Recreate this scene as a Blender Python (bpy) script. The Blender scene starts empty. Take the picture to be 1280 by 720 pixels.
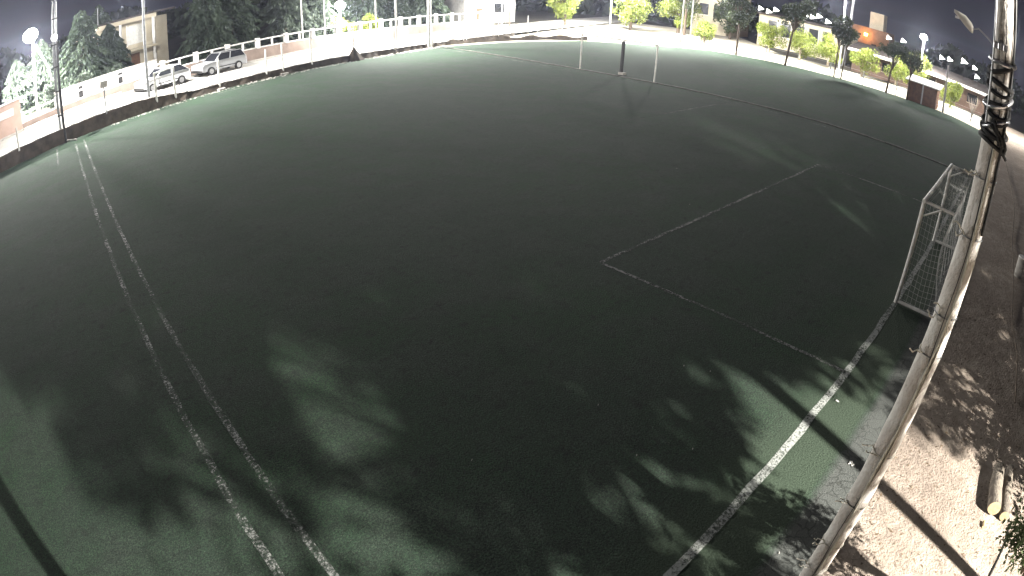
import bpy, bmesh, math, random
import numpy as np
from mathutils import Vector, Matrix
random.seed(7); rng = np.random.default_rng(7)
S = bpy.context.scene
COL = S.collection
rad = math.radians

# ------------------------------------------------------------------ camera (wide CCTV lens, barrel distortion)
YAW, PITCH, ROLL = 0.810803686, -0.505697701, 0.028527288
CAM = np.array([-0.663, -1.481, 5.6])
LA, LB, LC = 0.0014911263817, -0.8294460335e-6, 0.9553259908e-9      # angle = LA r + LB r^2 + LC r^3, r in photo pixels
def _rot():
    f = np.array([math.cos(PITCH)*math.cos(YAW), math.cos(PITCH)*math.sin(YAW), math.sin(PITCH)])
    r = np.array([math.sin(YAW), -math.cos(YAW), 0.0]); u = np.cross(r, f)
    r2 = r*math.cos(ROLL)+u*math.sin(ROLL); u2 = -r*math.sin(ROLL)+u*math.cos(ROLL)
    return np.stack([r2, u2, -f], 1)
CM = _rot()
cd = bpy.data.cameras.new('camera'); cam = bpy.data.objects.new('camera', cd); COL.objects.link(cam)
m4 = Matrix.Identity(4)
for i in range(3):
    for j in range(3): m4[i][j] = CM[i][j]
    m4[i][3] = CAM[i]
cam.matrix_world = m4
S.camera = cam
S.render.engine = 'CYCLES'
cd.type = 'PANO'; cd.sensor_width = 36.0; cd.sensor_fit = 'HORIZONTAL'; cd.clip_start = 0.05; cd.clip_end = 3000
cy = cd.cycles if hasattr(cd, 'cycles') and hasattr(cd.cycles, 'panorama_type') else cd
cy.panorama_type = 'FISHEYE_LENS_POLYNOMIAL'
MMPX = 36.0/1280.0
cy.fisheye_fov = rad(180)
cy.fisheye_polynomial_k0 = 0.0
cy.fisheye_polynomial_k1 = -LA/MMPX
cy.fisheye_polynomial_k2 = -LB/MMPX**2
cy.fisheye_polynomial_k3 = -LC/MMPX**3
cy.fisheye_polynomial_k4 = 0.0

# ------------------------------------------------------------------ world: night sky with town glow, faint added sun lamp
W = bpy.data.worlds.new('World'); S.world = W; W.use_nodes = True
nt = W.node_tree; nt.nodes.clear()
wo = nt.nodes.new('ShaderNodeOutputWorld'); b1 = nt.nodes.new('ShaderNodeBackground'); b2 = nt.nodes.new('ShaderNodeBackground')
ad = nt.nodes.new('ShaderNodeAddShader'); sk = nt.nodes.new('ShaderNodeTexSky')
sk.sky_type = 'NISHITA'; sk.sun_disc = False; sk.sun_elevation = rad(-4); sk.sun_rotation = rad(200)
nt.links.new(sk.outputs[0], b1.inputs[0]); b1.inputs[1].default_value = 0.01
b2.inputs[0].default_value = (.015, .015, .024, 1); b2.inputs[1].default_value = 1.0
nt.links.new(b1.outputs[0], ad.inputs[0]); nt.links.new(b2.outputs[0], ad.inputs[1]); nt.links.new(ad.outputs[0], wo.inputs[0])
sl = bpy.data.lights.new('added_sun', 'SUN'); sl.energy = 0.01; sl.angle = rad(10); sl.color = (.85, .9, 1)
so_ = bpy.data.objects.new('added_sun', sl); COL.objects.link(so_); so_.rotation_euler = (rad(50), 0, rad(200))  # weak sun lamp added without a visible source
S.view_settings.view_transform = 'Standard'; S.view_settings.look = 'None'; S.view_settings.exposure = 0.0; S.view_settings.gamma = 1.0
S.cycles.max_bounces = 3; S.cycles.diffuse_bounces = 1; S.cycles.glossy_bounces = 1; S.cycles.transparent_max_bounces = 8
S.cycles.use_denoising = True; S.cycles.use_adaptive_sampling = True; S.cycles.adaptive_threshold = .02; S.cycles.sample_clamp_indirect = 4.0
try: S.cycles.light_sampling_threshold = 0.01
except Exception: pass
PW = 2.8          # common factor on lamp power

# ------------------------------------------------------------------ photo pixel -> place helpers
def ray(x, y):
    dx, dy = x-640, y-360; r = math.hypot(dx, dy)+1e-9; th = LA*r+LB*r*r+LC*r**3; s = math.sin(th)/r
    return CM @ np.array([dx*s, -dy*s, -math.cos(th)])
def G(x, y, z=0.0):
    d = ray(x, y); t = (z-CAM[2])/d[2]; p = CAM+t*d; return Vector((p[0], p[1], z))
def onx(x, y, X):
    d = ray(x, y); t = (X-CAM[0])/d[0]; p = CAM+t*d; return p[1], p[2]
def topz(b, x, y):
    d = ray(x, y); return CAM[2]+d[2]/math.hypot(d[0], d[1])*math.hypot(b[0]-CAM[0], b[1]-CAM[1])
KA = 0.308; K0 = np.array([-0.6, 30.9]); KD = np.array([math.cos(KA), math.sin(KA)]); KN = np.array([-math.sin(KA), math.cos(KA)])
def ks(s, o, z=0.0):
    p = K0+s*KD+o*KN; return Vector((p[0], p[1], z))
def onk(x, y, o):
    d = ray(x, y); n = np.array([KN[0], KN[1], 0]); t = (o-((CAM[:2]-K0)@KN))/(d@n); p = CAM+t*d
    return float((p[:2]-K0)@KD), float(p[2])

# ------------------------------------------------------------------ materials
MATS = {}
def nodes_of(name):
    m = bpy.data.materials.new(name); m.use_nodes = True
    t = m.node_tree; return m, t, t.nodes['Principled BSDF']
def mat(name, c, c2=None, scale=4.0, rough=.8, bump=0.0, bscale=None, metal=0.0, detail=6, emit=None, estr=0, spec=.3, lo=.35, hi=.65, coord='Object'):
    if name in MATS: return MATS[name]
    m, t, p = nodes_of(name)
    p.inputs['Roughness'].default_value = rough; p.inputs['Metallic'].default_value = metal
    p.inputs['Specular IOR Level'].default_value = spec
    tc = t.nodes.new('ShaderNodeTexCoord')
    if c2 is None: c2 = tuple(min(1, v*.75) for v in c)
    n = t.nodes.new('ShaderNodeTexNoise'); n.inputs['Scale'].default_value = scale; n.inputs['Detail'].default_value = detail
    t.links.new(tc.outputs[coord], n.inputs['Vector'])
    r = t.nodes.new('ShaderNodeValToRGB'); r.color_ramp.elements[0].position = lo; r.color_ramp.elements[1].position = hi
    r.color_ramp.elements[0].color = (*c2, 1); r.color_ramp.elements[1].color = (*c, 1)
    t.links.new(n.outputs['Fac'], r.inputs[0]); t.links.new(r.outputs[0], p.inputs['Base Color'])
    if bump:
        n2 = t.nodes.new('ShaderNodeTexNoise'); n2.inputs['Scale'].default_value = bscale or scale*4; n2.inputs['Detail'].default_value = 5
        t.links.new(tc.outputs[coord], n2.inputs['Vector'])
        b = t.nodes.new('ShaderNodeBump'); b.inputs['Strength'].default_value = bump; b.inputs['Distance'].default_value = .03
        t.links.new(n2.outputs['Fac'], b.inputs['Height']); t.links.new(b.outputs[0], p.inputs['Normal'])
    if emit:
        p.inputs['Emission Color'].default_value = (*emit, 1); p.inputs['Emission Strength'].default_value = estr
    MATS[name] = m; return m

def N(t, kind, **kw):
    n = t.nodes.new(kind)
    for k, v in kw.items():
        if k in n.inputs: n.inputs[k].default_value = v
        else: setattr(n, k, v)
    return n
def mix(t, fac, a, b, mode='MIX'):
    n = t.nodes.new('ShaderNodeMix'); n.data_type = 'RGBA'; n.blend_type = mode
    for sock, v in ((n.inputs[0], fac), (n.inputs[6], a), (n.inputs[7], b)):
        if hasattr(v, 'is_output'): t.links.new(v, sock)
        elif isinstance(v, tuple): sock.default_value = (*v, 1)
        else: sock.default_value = v
    return n.outputs[2]
def ramp(t, src, p0, p1, v0=0.0, v1=1.0):
    r = t.nodes.new('ShaderNodeMapRange'); r.inputs['From Min'].default_value = p0; r.inputs['From Max'].default_value = p1
    r.inputs['To Min'].default_value = v0; r.inputs['To Max'].default_value = v1; r.clamp = True
    t.links.new(src, r.inputs['Value']); return r.outputs[0]
def noise(t, vec, scale, detail=5, rough=.55):
    n = N(t, 'ShaderNodeTexNoise'); n.inputs['Scale'].default_value = scale; n.inputs['Detail'].default_value = detail; n.inputs['Roughness'].default_value = rough
    t.links.new(vec, n.inputs['Vector']); return n.outputs['Fac']

def turf_material(name, near=True):
    m, t, p = nodes_of(name)
    geo = N(t, 'ShaderNodeNewGeometry'); pos = geo.outputs['Position']
    big = noise(t, pos, .16, 4); mid = noise(t, pos, .9, 5); fine = noise(t, pos, 34, 5, .75); speck = noise(t, pos, 62, 3, .7); pat = noise(t, pos, 3.1, 6, .7)
    # faint seams of the turf rolls, laid parallel to the goal line
    sy = N(t, 'ShaderNodeSeparateXYZ'); t.links.new(pos, sy.inputs[0])
    roll = N(t, 'ShaderNodeMath', operation='PINGPONG'); t.links.new(sy.outputs['Y'], roll.inputs[0]); roll.inputs[1].default_value = 2.0
    seam = ramp(t, roll.outputs[0], .05, .0, 0, .35)
    rl = N(t, 'ShaderNodeTexWhiteNoise'); rl.noise_dimensions = '1D'; fl = N(t, 'ShaderNodeMath', operation='FLOOR'); dv4 = N(t, 'ShaderNodeMath', operation='DIVIDE'); t.links.new(sy.outputs['Y'], dv4.inputs[0]); dv4.inputs[1].default_value = 4.0
    t.links.new(dv4.outputs[0], fl.inputs[0]); t.links.new(fl.outputs[0], rl.inputs['W'])
    c = mix(t, ramp(t, big, .40, .60), (.049, .083, .058), (.038, .100, .044))
    c = mix(t, ramp(t, rl.outputs['Value'], 0, 1, 0, .30), c, (.044, .090, .050))
    c = mix(t, ramp(t, mid, .42, .66), c, (.064, .094, .070))
    c = mix(t, ramp(t, pat, .54, .68, 0, .75), c, (.028, .036, .032))
    c = mix(t, ramp(t, noise(t, pos, 9.5, 5, .75), .36, .60, .55, 0), c, (.022, .028, .025))
    c = mix(t, seam, c, (.03, .04, .036))
    c = mix(t, ramp(t, fine, .38, .60), (.020, .026, .022), c)
    c = mix(t, ramp(t, speck, .57, .70, 0, .75), c, (.15, .165, .14))
    if near:
        sx = N(t, 'ShaderNodeSeparateXYZ'); t.links.new(pos, sx.inputs[0])
        # strip outside the goal line: mossy band and sand-filled cracked mat
        band = N(t, 'ShaderNodeMath', operation='ADD'); t.links.new(sx.outputs['Y'], band.inputs[0])
        w = noise(t, pos, 1.1, 4); wm = N(t, 'ShaderNodeMath', operation='MULTIPLY_ADD'); t.links.new(w, wm.inputs[0]); wm.inputs[1].default_value = 1.2; wm.inputs[2].default_value = -.6
        t.links.new(wm.outputs[0], band.inputs[1])
        gm = N(t, 'ShaderNodeMath', operation='MULTIPLY'); t.links.new(ramp(t, band.outputs[0], .9, -.1), gm.inputs[0]); t.links.new(ramp(t, sx.outputs['Y'], -.74, -.62), gm.inputs[1])
        c = mix(t, gm.outputs[0], c, mix(t, ramp(t, fine, .35, .62), (.030, .042, .030), (.068, .095, .066)))
        out = ramp(t, sx.outputs['Y'], -.66, -.80)
        v = N(t, 'ShaderNodeTexVoronoi', feature='DISTANCE_TO_EDGE'); v.inputs['Scale'].default_value = 4.5
        dv = N(t, 'ShaderNodeVectorMath', operation='ADD'); t.links.new(pos, dv.inputs[0])
        nz = N(t, 'ShaderNodeTexNoise'); nz.inputs['Scale'].default_value = 3; t.links.new(pos, nz.inputs['Vector'])
        sc = N(t, 'ShaderNodeVectorMath', operation='SCALE'); sc.inputs['Scale'].default_value = .35; t.links.new(nz.outputs['Color'], sc.inputs[0]); t.links.new(sc.outputs[0], dv.inputs[1])
        t.links.new(dv.outputs[0], v.inputs['Vector'])
        crack = ramp(t, v.outputs['Distance'], .0, .05)
        cc = mix(t, crack, (.045, .048, .045), mix(t, ramp(t, fine, .3, .7), (.07, .076, .072), (.105, .112, .105)))
        c = mix(t, out, c, cc)
    t.links.new(c, p.inputs['Base Color']); p.inputs['Roughness'].default_value = .95; p.inputs['Specular IOR Level'].default_value = .15
    b = N(t, 'ShaderNodeBump'); b.inputs['Strength'].default_value = .8; b.inputs['Distance'].default_value = .035
    hs = N(t, 'ShaderNodeMath', operation='ADD'); t.links.new(fine, hs.inputs[0]); t.links.new(mid, hs.inputs[1])
    t.links.new(hs.outputs[0], b.inputs['Height']); t.links.new(b.outputs[0], p.inputs['Normal'])
    MATS[name] = m; return m

def line_material(name, col, wear):
    m, t, p = nodes_of(name)
    geo = N(t, 'ShaderNodeNewGeometry'); pos = geo.outputs['Position']
    a = noise(t, pos, 22, 5, .75); b = noise(t, pos, .55, 3); f = noise(t, pos, 7, 4)
    s1 = N(t, 'ShaderNodeMath', operation='MULTIPLY_ADD'); t.links.new(b, s1.inputs[0]); s1.inputs[1].default_value = .5; t.links.new(a, s1.inputs[2])
    s2 = N(t, 'ShaderNodeMath', operation='MULTIPLY_ADD'); t.links.new(f, s2.inputs[0]); s2.inputs[1].default_value = .35; t.links.new(s1.outputs[0], s2.inputs[2])
    mask = ramp(t, s2.outputs[0], wear-.06, wear+.20)
    p.inputs['Base Color'].default_value = (*col, 1); p.inputs['Roughness'].default_value = .9
    tr = N(t, 'ShaderNodeBsdfTransparent'); mx = N(t, 'ShaderNodeMixShader')
    t.links.new(mask, mx.inputs[0]); t.links.new(tr.outputs[0], mx.inputs[1]); t.links.new(p.outputs[0], mx.inputs[2])
    t.links.new(mx.outputs[0], t.nodes['Material Output'].inputs['Surface'])
    MATS[name] = m; return m

def dirt_material(name):
    m, t, p = nodes_of(name)
    geo = N(t, 'ShaderNodeNewGeometry'); pos = geo.outputs['Position']
    big = noise(t, pos, .5, 5); mid = noise(t, pos, 3.2, 6, .65); fine = noise(t, pos, 22, 5, .7)
    c = mix(t, ramp(t, big, .35, .65), (.30, .25, .21), (.42, .36, .30))
    c = mix(t, ramp(t, mid, .38, .62, .0, .75), c, (.25, .205, .17))
    c = mix(t, ramp(t, fine, .56, .72, 0, .7), c, (.16, .13, .105))
    c = mix(t, ramp(t, fine, .36, .25, 0, .6), c, (.52, .46, .38))
    t.links.new(c, p.inputs['Base Color']); p.inputs['Roughness'].default_value = .95; p.inputs['Specular IOR Level'].default_value = .1
    b = N(t, 'ShaderNodeBump'); b.inputs['Strength'].default_value = 1; b.inputs['Distance'].default_value = .06
    hs = N(t, 'ShaderNodeMath', operation='MULTIPLY_ADD'); t.links.new(mid, hs.inputs[0]); hs.inputs[1].default_value = 1.6; t.links.new(fine, hs.inputs[2])
    t.links.new(hs.outputs[0], b.inputs['Height']); t.links.new(b.outputs[0], p.inputs['Normal'])
    MATS[name] = m; return m

def leaf_mat(name, c, c2, scale=1.2):
    m, t, p = nodes_of(name)
    tc = N(t, 'ShaderNodeTexCoord'); oi = N(t, 'ShaderNodeNewGeometry')
    f = noise(t, tc.outputs['Object'], scale, 4)
    t.links.new(mix(t, ramp(t, f, .35, .65), c, c2), p.inputs['Base Color'])
    p.inputs['Roughness'].default_value = .65; p.inputs['Specular IOR Level'].default_value = .2
    tl = N(t, 'ShaderNodeBsdfTranslucent'); tl.inputs['Color'].default_value = (*[v*1.1 for v in c2], 1)
    mx = N(t, 'ShaderNodeMixShader'); mx.inputs[0].default_value = .25
    t.links.new(p.outputs[0], mx.inputs[1]); t.links.new(tl.outputs[0], mx.inputs[2]); t.links.new(mx.outputs[0], t.nodes['Material Output'].inputs['Surface'])
    MATS[name] = m; return m
def emat(name, c, strength):
    m, t, p = nodes_of(name); p.inputs['Base Color'].default_value = (.8, .8, .8, 1)
    p.inputs['Emission Color'].default_value = (*c, 1); p.inputs['Emission Strength'].default_value = strength
    MATS[name] = m; return m

M_TURF = turf_material('turf_worn'); M_TURF2 = turf_material('turf_far', False)
M_LINE = line_material('line_paint', (.33, .35, .33), .80); M_LINE_W = line_material('line_paint_worn', (.42, .44, .42), .95); M_LINE_F = line_material('line_paint_faint', (.18, .19, .18), .88); M_LINE_P = line_material('line_paint_grey', (.22, .23, .22), .85)
M_DIRT = dirt_material('dirt')
M_GROUND = mat('soil', (.05, .045, .035), (.03, .03, .022), .3, .95, .4, 3)
M_ROAD = mat('road_concrete', (.46, .45, .42), (.38, .37, .34), .8, .9, .3, 12)
M_PATH = mat('sandy_path', (.54, .51, .42), (.42, .39, .31), .7, .95, .5, 8)
M_BANK = mat('earth_bank', (.085, .07, .055), (.045, .038, .03), 2.2, .95, .9, 7)
M_BRICKW = mat('red_brown_wall', (.25, .195, .165), (.19, .145, .12), 1.5, .9, .5, 14)
M_BRICKD = mat('dark_brick', (.13, .085, .065), (.09, .06, .045), 1.5, .9, .5, 14)
M_WHITE = mat('white_paint', (.72, .71, .68), (.58, .57, .54), 3, .7, .2, 20)
M_CONC = mat('pale_concrete', (.45, .43, .40), (.33, .31, .28), 5, .85, .5, 30)
M_KERB = mat('worn_kerb', (.16, .155, .14), (.09, .09, .08), 3, .9, .5, 20)
M_CREAM = mat('cream_wall', (.52, .47, .36), (.45, .40, .30), 1.2, .85, .2, 20)
M_PINK = mat('pink_wall', (.42, .30, .25), (.36, .26, .21), 1.5, .85, .2, 20)
M_DARKMET = mat('dark_metal', (.05, .05, .05), (.03, .03, .03), 8, .5, metal=.4)
M_GREYMET = mat('grey_metal', (.35, .36, .37), (.22, .23, .24), 6, .45, .2, 30, metal=.5)
M_POSTW = mat('white_metal_post', (.74, .74, .71), (.55, .53, .49), 7, .5, .1, 40)
M_NET = mat('net_cord', (.5, .5, .48), (.36, .36, .35), 8, .9)
M_BARK = mat('bark', (.12, .09, .065), (.055, .042, .03), 6, .95, 1, 20)
M_LOGBARK = mat('log_bark', (.20, .175, .14), (.11, .095, .08), 9, .9, .8, 30)
M_PALEBARK = mat('pale_bark', (.42, .36, .27), (.28, .23, .17), 6, .9, .6, 20)
M_ROOFD = mat('dark_roof', (.06, .05, .045), (.035, .03, .028), 2, .9, .5, 9)
M_GLASS = mat('dark_glass', (.02, .022, .026), (.015, .016, .02), 2, .12, spec=.6)
M_CURT = mat('pale_curtain', (.70, .70, .66), (.58, .58, .55), 6, .8, .3, 12)
M_BROWN = mat('brown_boards', (.16, .085, .05), (.10, .055, .035), 3, .85, .4, 20)
M_RUBBER = mat('black_rubber', (.018, .018, .018), (.012, .012, .012), 20, .7)
M_CABLEW = mat('cream_cable', (.62, .60, .52), (.45, .43, .36), 12, .6)
M_METCLAMP = mat('bright_metal_clamp', (.6, .6, .62), (.4, .4, .42), 12, .3, metal=.8)
M_LOGEND = mat('cut_wood', (.46, .36, .21), (.34, .25, .14), 14, .8, .2, 40)
M_RUST = mat('rusty_concrete', (.60, .58, .54), (.46, .42, .38), 3.2, .85, .7, 28)
M_ORANGE = mat('orange_wall', (.20, .12, .07), (.14, .085, .05), 1.5, .9)
M_CARW = mat('white_car_paint', (.66, .67, .68), (.62, .63, .64), 2, .3, spec=.6)
M_CARS = mat('silver_car_paint', (.46, .47, .49), (.43, .44, .46), 2, .3, metal=.4, spec=.6)
M_RED = mat('red_lens', (.35, .02, .02), (.3, .02, .02), 5, .2)
M_LENS = mat('clear_lens', (.75, .77, .8), (.65, .67, .7), 5, .1)
M_CONIF = leaf_mat('conifer_leaf', (.028, .042, .030), (.055, .075, .05)); M_CONIF2 = leaf_mat('conifer_leaf_pale', (.045, .06, .045), (.09, .115, .085))
M_LIME = leaf_mat('lime_leaf', (.10, .14, .025), (.24, .28, .06)); M_BROAD = leaf_mat('broad_leaf', (.035, .05, .025), (.075, .10, .045))
M_DARKLEAF = leaf_mat('dark_leaf', (.02, .03, .016), (.045, .06, .03)); M_GREY = leaf_mat('dry_twig', (.24, .20, .17), (.36, .31, .27))

# ------------------------------------------------------------------ object helpers
def link(o, parent=None):
    COL.objects.link(o)
    if parent: o.parent = parent
    return o
def tag(o, label, cat, group=None):
    o['label'] = label; o['category'] = cat
    if group: o['group'] = group
    return o
def thing(name, label, cat, loc=(0, 0, 0), rz=0.0, group=None):
    o = bpy.data.objects.new(name, None); o.empty_display_size = .2; o.location = loc; o.rotation_euler = (0, 0, rz)
    link(o); return tag(o, label, cat, group)
class MB:
    def __init__(s): s.v = []; s.f = []; s.sm = []
    def add(s, vs, fs, smooth=False):
        k = len(s.v); s.v += [tuple(v) for v in vs]; s.f += [tuple(i+k for i in f) for f in fs]; s.sm += [smooth]*len(fs)
    def box(s, x0, x1, y0, y1, z0, z1):
        s.add([(x0, y0, z0), (x1, y0, z0), (x1, y1, z0), (x0, y1, z0), (x0, y0, z1), (x1, y0, z1), (x1, y1, z1), (x0, y1, z1)],
              [(0, 3, 2, 1), (4, 5, 6, 7), (0, 1, 5, 4), (1, 2, 6, 5), (2, 3, 7, 6), (3, 0, 4, 7)]); return s
    def tube(s, pts, r, n=8, cap=True, smooth=True):
        pts = [Vector(p) for p in pts]; rs = r if isinstance(r, (list, tuple)) else [r]*len(pts)
        rings = []; up = None
        for i, p in enumerate(pts):
            d = (pts[min(i+1, len(pts)-1)]-pts[max(i-1, 0)])
            if d.length < 1e-9: d = Vector((0, 0, 1))
            d.normalize()
            if up is None: up = d.orthogonal().normalized()
            else:
                up = up-d*up.dot(d)
                up = up.normalized() if up.length > 1e-6 else d.orthogonal().normalized()
            w = d.cross(up); rings.append([p+(up*math.cos(2*math.pi*k/n)+w*math.sin(2*math.pi*k/n))*rs[i] for k in range(n)])
        vs = [v for g in rings for v in g]; fs = []
        for i in range(len(pts)-1):
            for k in range(n): fs.append((i*n+k, i*n+(k+1) % n, (i+1)*n+(k+1) % n, (i+1)*n+k))
        s.add(vs, fs, smooth)
        if cap: s.add(rings[0], [tuple(range(n))[::-1]]); s.add(rings[-1], [tuple(range(n))])
        return s
    def prism(s, poly, axis, a, b):
        n = len(poly)
        def P(p, w): return (p[0], w, p[1]) if axis == 'y' else ((w, p[0], p[1]) if axis == 'x' else (p[0], p[1], w))
        s.add([P(p, a) for p in poly]+[P(p, b) for p in poly],
              [tuple(range(n)), tuple(range(2*n-1, n-1, -1))]+[(i, n+i, n+(i+1) % n, (i+1) % n) for i in range(n)]); return s
    def build(s, name, m, parent=None, bevel=0.0, kind=None, recalc=True):
        me = bpy.data.meshes.new(name); me.from_pydata(s.v, [], s.f); me.update()
        me.polygons.foreach_set('use_smooth', s.sm)
        if recalc:
            bm = bmesh.new(); bm.from_mesh(me); bmesh.ops.recalc_face_normals(bm, faces=bm.faces)
            if bevel: bmesh.ops.bevel(bm, geom=list(bm.edges), offset=bevel, segments=1, affect='EDGES', clamp_overlap=True)
            bm.to_mesh(me); bm.free()
        me.materials.append(m); o = bpy.data.objects.new(name, me); link(o, parent)
        if kind: o['kind'] = kind
        return o
def box(name, m, parent, x0, x1, y0, y1, z0, z1, bevel=0.0): return MB().box(x0, x1, y0, y1, z0, z1).build(name, m, parent, bevel)
def sheet(name, pts, z, m, parent=None, kind='structure', sub=0):
    b = MB(); zs = [z]*len(pts) if not hasattr(z, '__len__') else z
    b.add([(p[0], p[1], q) for p, q in zip(pts, zs)], [tuple(range(len(pts)))])
    o = b.build(name, m, parent, recalc=False)
    if kind: o['kind'] = kind
    return o
def cards(name, P, D, Wd, ln, wd, m, parent=None, kind=None):
    """leaf-sized quads: P centres, D long axis, Wd short axis (unit), ln/wd sizes"""
    n = len(P); ln = np.broadcast_to(ln, n)[:, None]; wd = np.broadcast_to(wd, n)[:, None]
    a = P-D*ln*.5; c = P+D*ln*.5; b = P+Wd*wd*.5+D*ln*.05; d = P-Wd*wd*.5+D*ln*.05
    V = np.stack([a, b, c, d], 1).reshape(-1, 3)
    me = bpy.data.meshes.new(name); me.vertices.add(4*n); me.vertices.foreach_set('co', V.astype(np.float32).ravel())
    me.loops.add(4*n); me.loops.foreach_set('vertex_index', np.arange(4*n, dtype=np.int32))
    me.polygons.add(n); me.polygons.foreach_set('loop_start', np.arange(0, 4*n, 4, dtype=np.int32))
    try: me.polygons.foreach_set('loop_total', np.full(n, 4, dtype=np.int32))
    except Exception: pass
    me.update(calc_edges=True); me.validate()
    me.materials.append(m); o = bpy.data.objects.new(name, me); link(o, parent)
    if kind: o['kind'] = kind
    return o
def unit(v): return v/(np.linalg.norm(v, axis=1, keepdims=True)+1e-9)

# ================================================================== THE SETTING
sheet('ground', [(-400, -300), (500, -300), (500, 500), (-400, 500)], -.06, M_GROUND)
Wt = 29.37
# near pitch of worn artificial turf, out to the earth bank
k1 = ks(-40, .3); k2 = ks(33.2, .3)
pitch = sheet('turf_pitch', [(-32, -1.33), (30.15, -1.33), (30.15, k2.y), (k2.x, k2.y), (k1.x, k1.y)], 0.0, M_TURF)
k3 = ks(50, .2)
far_turf = sheet('far_turf', [(30.15, -1.33), (51.5, -1.33), (55.0, 4), (55.4, 16), (55.0, 24), (54.2, 29), (49.2, 34), (45.5, 38.2), (38, 40.2), (31.5, 40.6), (30.15, 40.2)], 0.0, M_TURF2)
dirt = sheet('dirt_ground', [(-40, -40), (70, -40), (70, -1.25), (-40, -1.25)], -.012, M_DIRT)
# irregular crumbled edge of turf over the dirt
MB_e = MB()
xs = np.arange(-6, 30, .35); lo = [-1.33-.04*abs(math.sin(x*1.7)+.6*math.sin(x*4.1+1))-random.random()*.04 for x in xs]
for i in range(len(xs)-1): MB_e.add([(xs[i], lo[i], .004), (xs[i+1], lo[i+1], .004), (xs[i+1], -1.30, .004), (xs[i], -1.30, .004)], [(0, 1, 2, 3)])
MB_e.build('turf_edge', M_TURF, pitch, recalc=False)
# sandy surroundings of the far field (bright under the lamps)
path = sheet('sandy_path', [(28, 40.0), (40, 39), (48, 33), (54, 24), (54.6, 10), (50, -2.2), (66, -6), (66, 26), (82, 40), (70, 78), (48, 84), (36, 56), (30, 50), (27, 42)], -.03, M_PATH)

def wob_line(name, a, b, w, m, seg=.5, j=.012):
    a = Vector(a); b = Vector(b); d = (b-a); L = d.length; d.normalize(); n = Vector((-d.y, d.x)); k = max(2, int(L/seg)); mb = MB(); pts = []
    for i in range(k+1):
        p = a+d*L*i/k; o = random.uniform(-j, j); ww = w*random.uniform(.9, 1.1)
        pts += [(*(p+n*(o+ww/2)), .006), (*(p+n*(o-ww/2)), .006)]
    mb.add(pts, [(2*i, 2*i+1, 2*i+3, 2*i+2) for i in range(k)])
    return mb.build(name, m, pitch, recalc=False)
wob_line('goal_line', (-3, 0), (29.3, 0), .125, M_LINE)
wob_line('touch_line', (0, 0), (0, 30.2), .105, M_LINE_W)
wob_line('touch_line', (.5, 0), (.5, 30.0), .10, M_LINE_W)
wob_line('far_touch_line', (Wt, -1.2), (Wt, 40), .11, M_LINE_F)
wob_line('penalty_line', (8.63, 0), (8.63, 5.38), .085, M_LINE_P)
wob_line('penalty_line', (21.46, 0), (21.46, 5.44), .10, M_LINE_P)
wob_line('penalty_line', (8.63, 5.44), (21.46, 5.44), .09, M_LINE_P)
wob_line('box_line', (20.8, 13.6), (29.3, 13.4), .09, M_LINE_F)
wob_line('corner_line', (-1.1, 26), (-1.1, 30.3), .08, M_LINE_F)
wob_line('worn_line', (9, 33.2), (18, 35.2), .10, M_LINE_F)
# low kerb between the two fields
kb = MB()
for i in range(42):
    y0 = -1.2+i*1.0; dz = random.uniform(-.012, .012); dx = random.uniform(-.02, .02)
    kb.box(30.15+dx, 30.30+dx, y0+.012, y0+.988, -.05, .045+dz)
kb.build('kerb', M_KERB, far_turf)['kind'] = 'stuff'

# earth bank and raised street behind the left end of the pitch
def zr(s):
    return float(np.interp(s, [-60, 5.3, 9, 20, 33, 60, 120], [.78, .74, .36, .42, .32, .2, .1]))
SS = list(np.arange(-60, 101, 1.0))
def strip(name, o0, o1, z0, z1, m, kind='structure', jit=0.0, step=SS):
    mb = MB(); pts = []
    for s in step:
        a = ks(s, o0+random.uniform(-jit, jit)); b = ks(s, o1+random.uniform(-jit, jit)*.6)
        pts += [(a.x, a.y, z0(s)), (b.x, b.y, z1(s)+random.uniform(-jit, jit)*.35)]
    mb.add(pts, [(2*i, 2*i+1, 2*i+3, 2*i+2) for i in range(len(step)-1)])
    o = mb.build(name, m, recalc=False); o['kind'] = kind; return o
bank = strip('earth_bank', .12, .36, lambda s: -.05, lambda s: zr(s)+.02, M_BANK, jit=.07, step=list(np.arange(-60, 46, .4)))
strip('road', .30, 7.0, zr, zr, M_ROAD)
strip('verge', 6.95, 40, lambda s: zr(s)+.05, lambda s: .3, M_GROUND)
# far kerb of the street
mb = MB()
for i, s in enumerate(np.arange(-40, 60, 1.5)):
    a = ks(s+.01, 5.75); b = ks(s+1.48, 5.75); c = ks(s+1.48, 5.95); d = ks(s+.01, 5.95); z = zr(s+.75)
    mb.add([(p.x, p.y, q) for q in (z-.1, z+.13) for p in (a, b, c, d)], [(3, 2, 1, 0), (4, 5, 6, 7), (0, 1, 5, 4), (1, 2, 6, 5), (2, 3, 7, 6), (3, 0, 4, 7)])
mb.build('street_kerb', M_CONC)['kind'] = 'structure'
# white spill of lime / pale rubble at the foot of the bank
mb = MB()
for i in range(420):
    s = random.uniform(3, 33); p = ks(s, random.uniform(-.35, .15)); r = random.uniform(.03, .10)*(1.5 if s > 24 else 1)
    ang = random.random()*3; q = [(p.x+r*math.cos(ang+k*2.09), p.y+r*math.sin(ang+k*2.09), .0) for k in range(3)]+[(p.x, p.y, r*.5)]
    mb.add(q, [(0, 1, 3), (1, 2, 3), (2, 0, 3)])
o = mb.build('pale_rubble', M_CONC); o['kind'] = 'stuff'; tag(o, 'loose pale rubble strewn along the foot of the earth bank', 'rubble')

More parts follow.
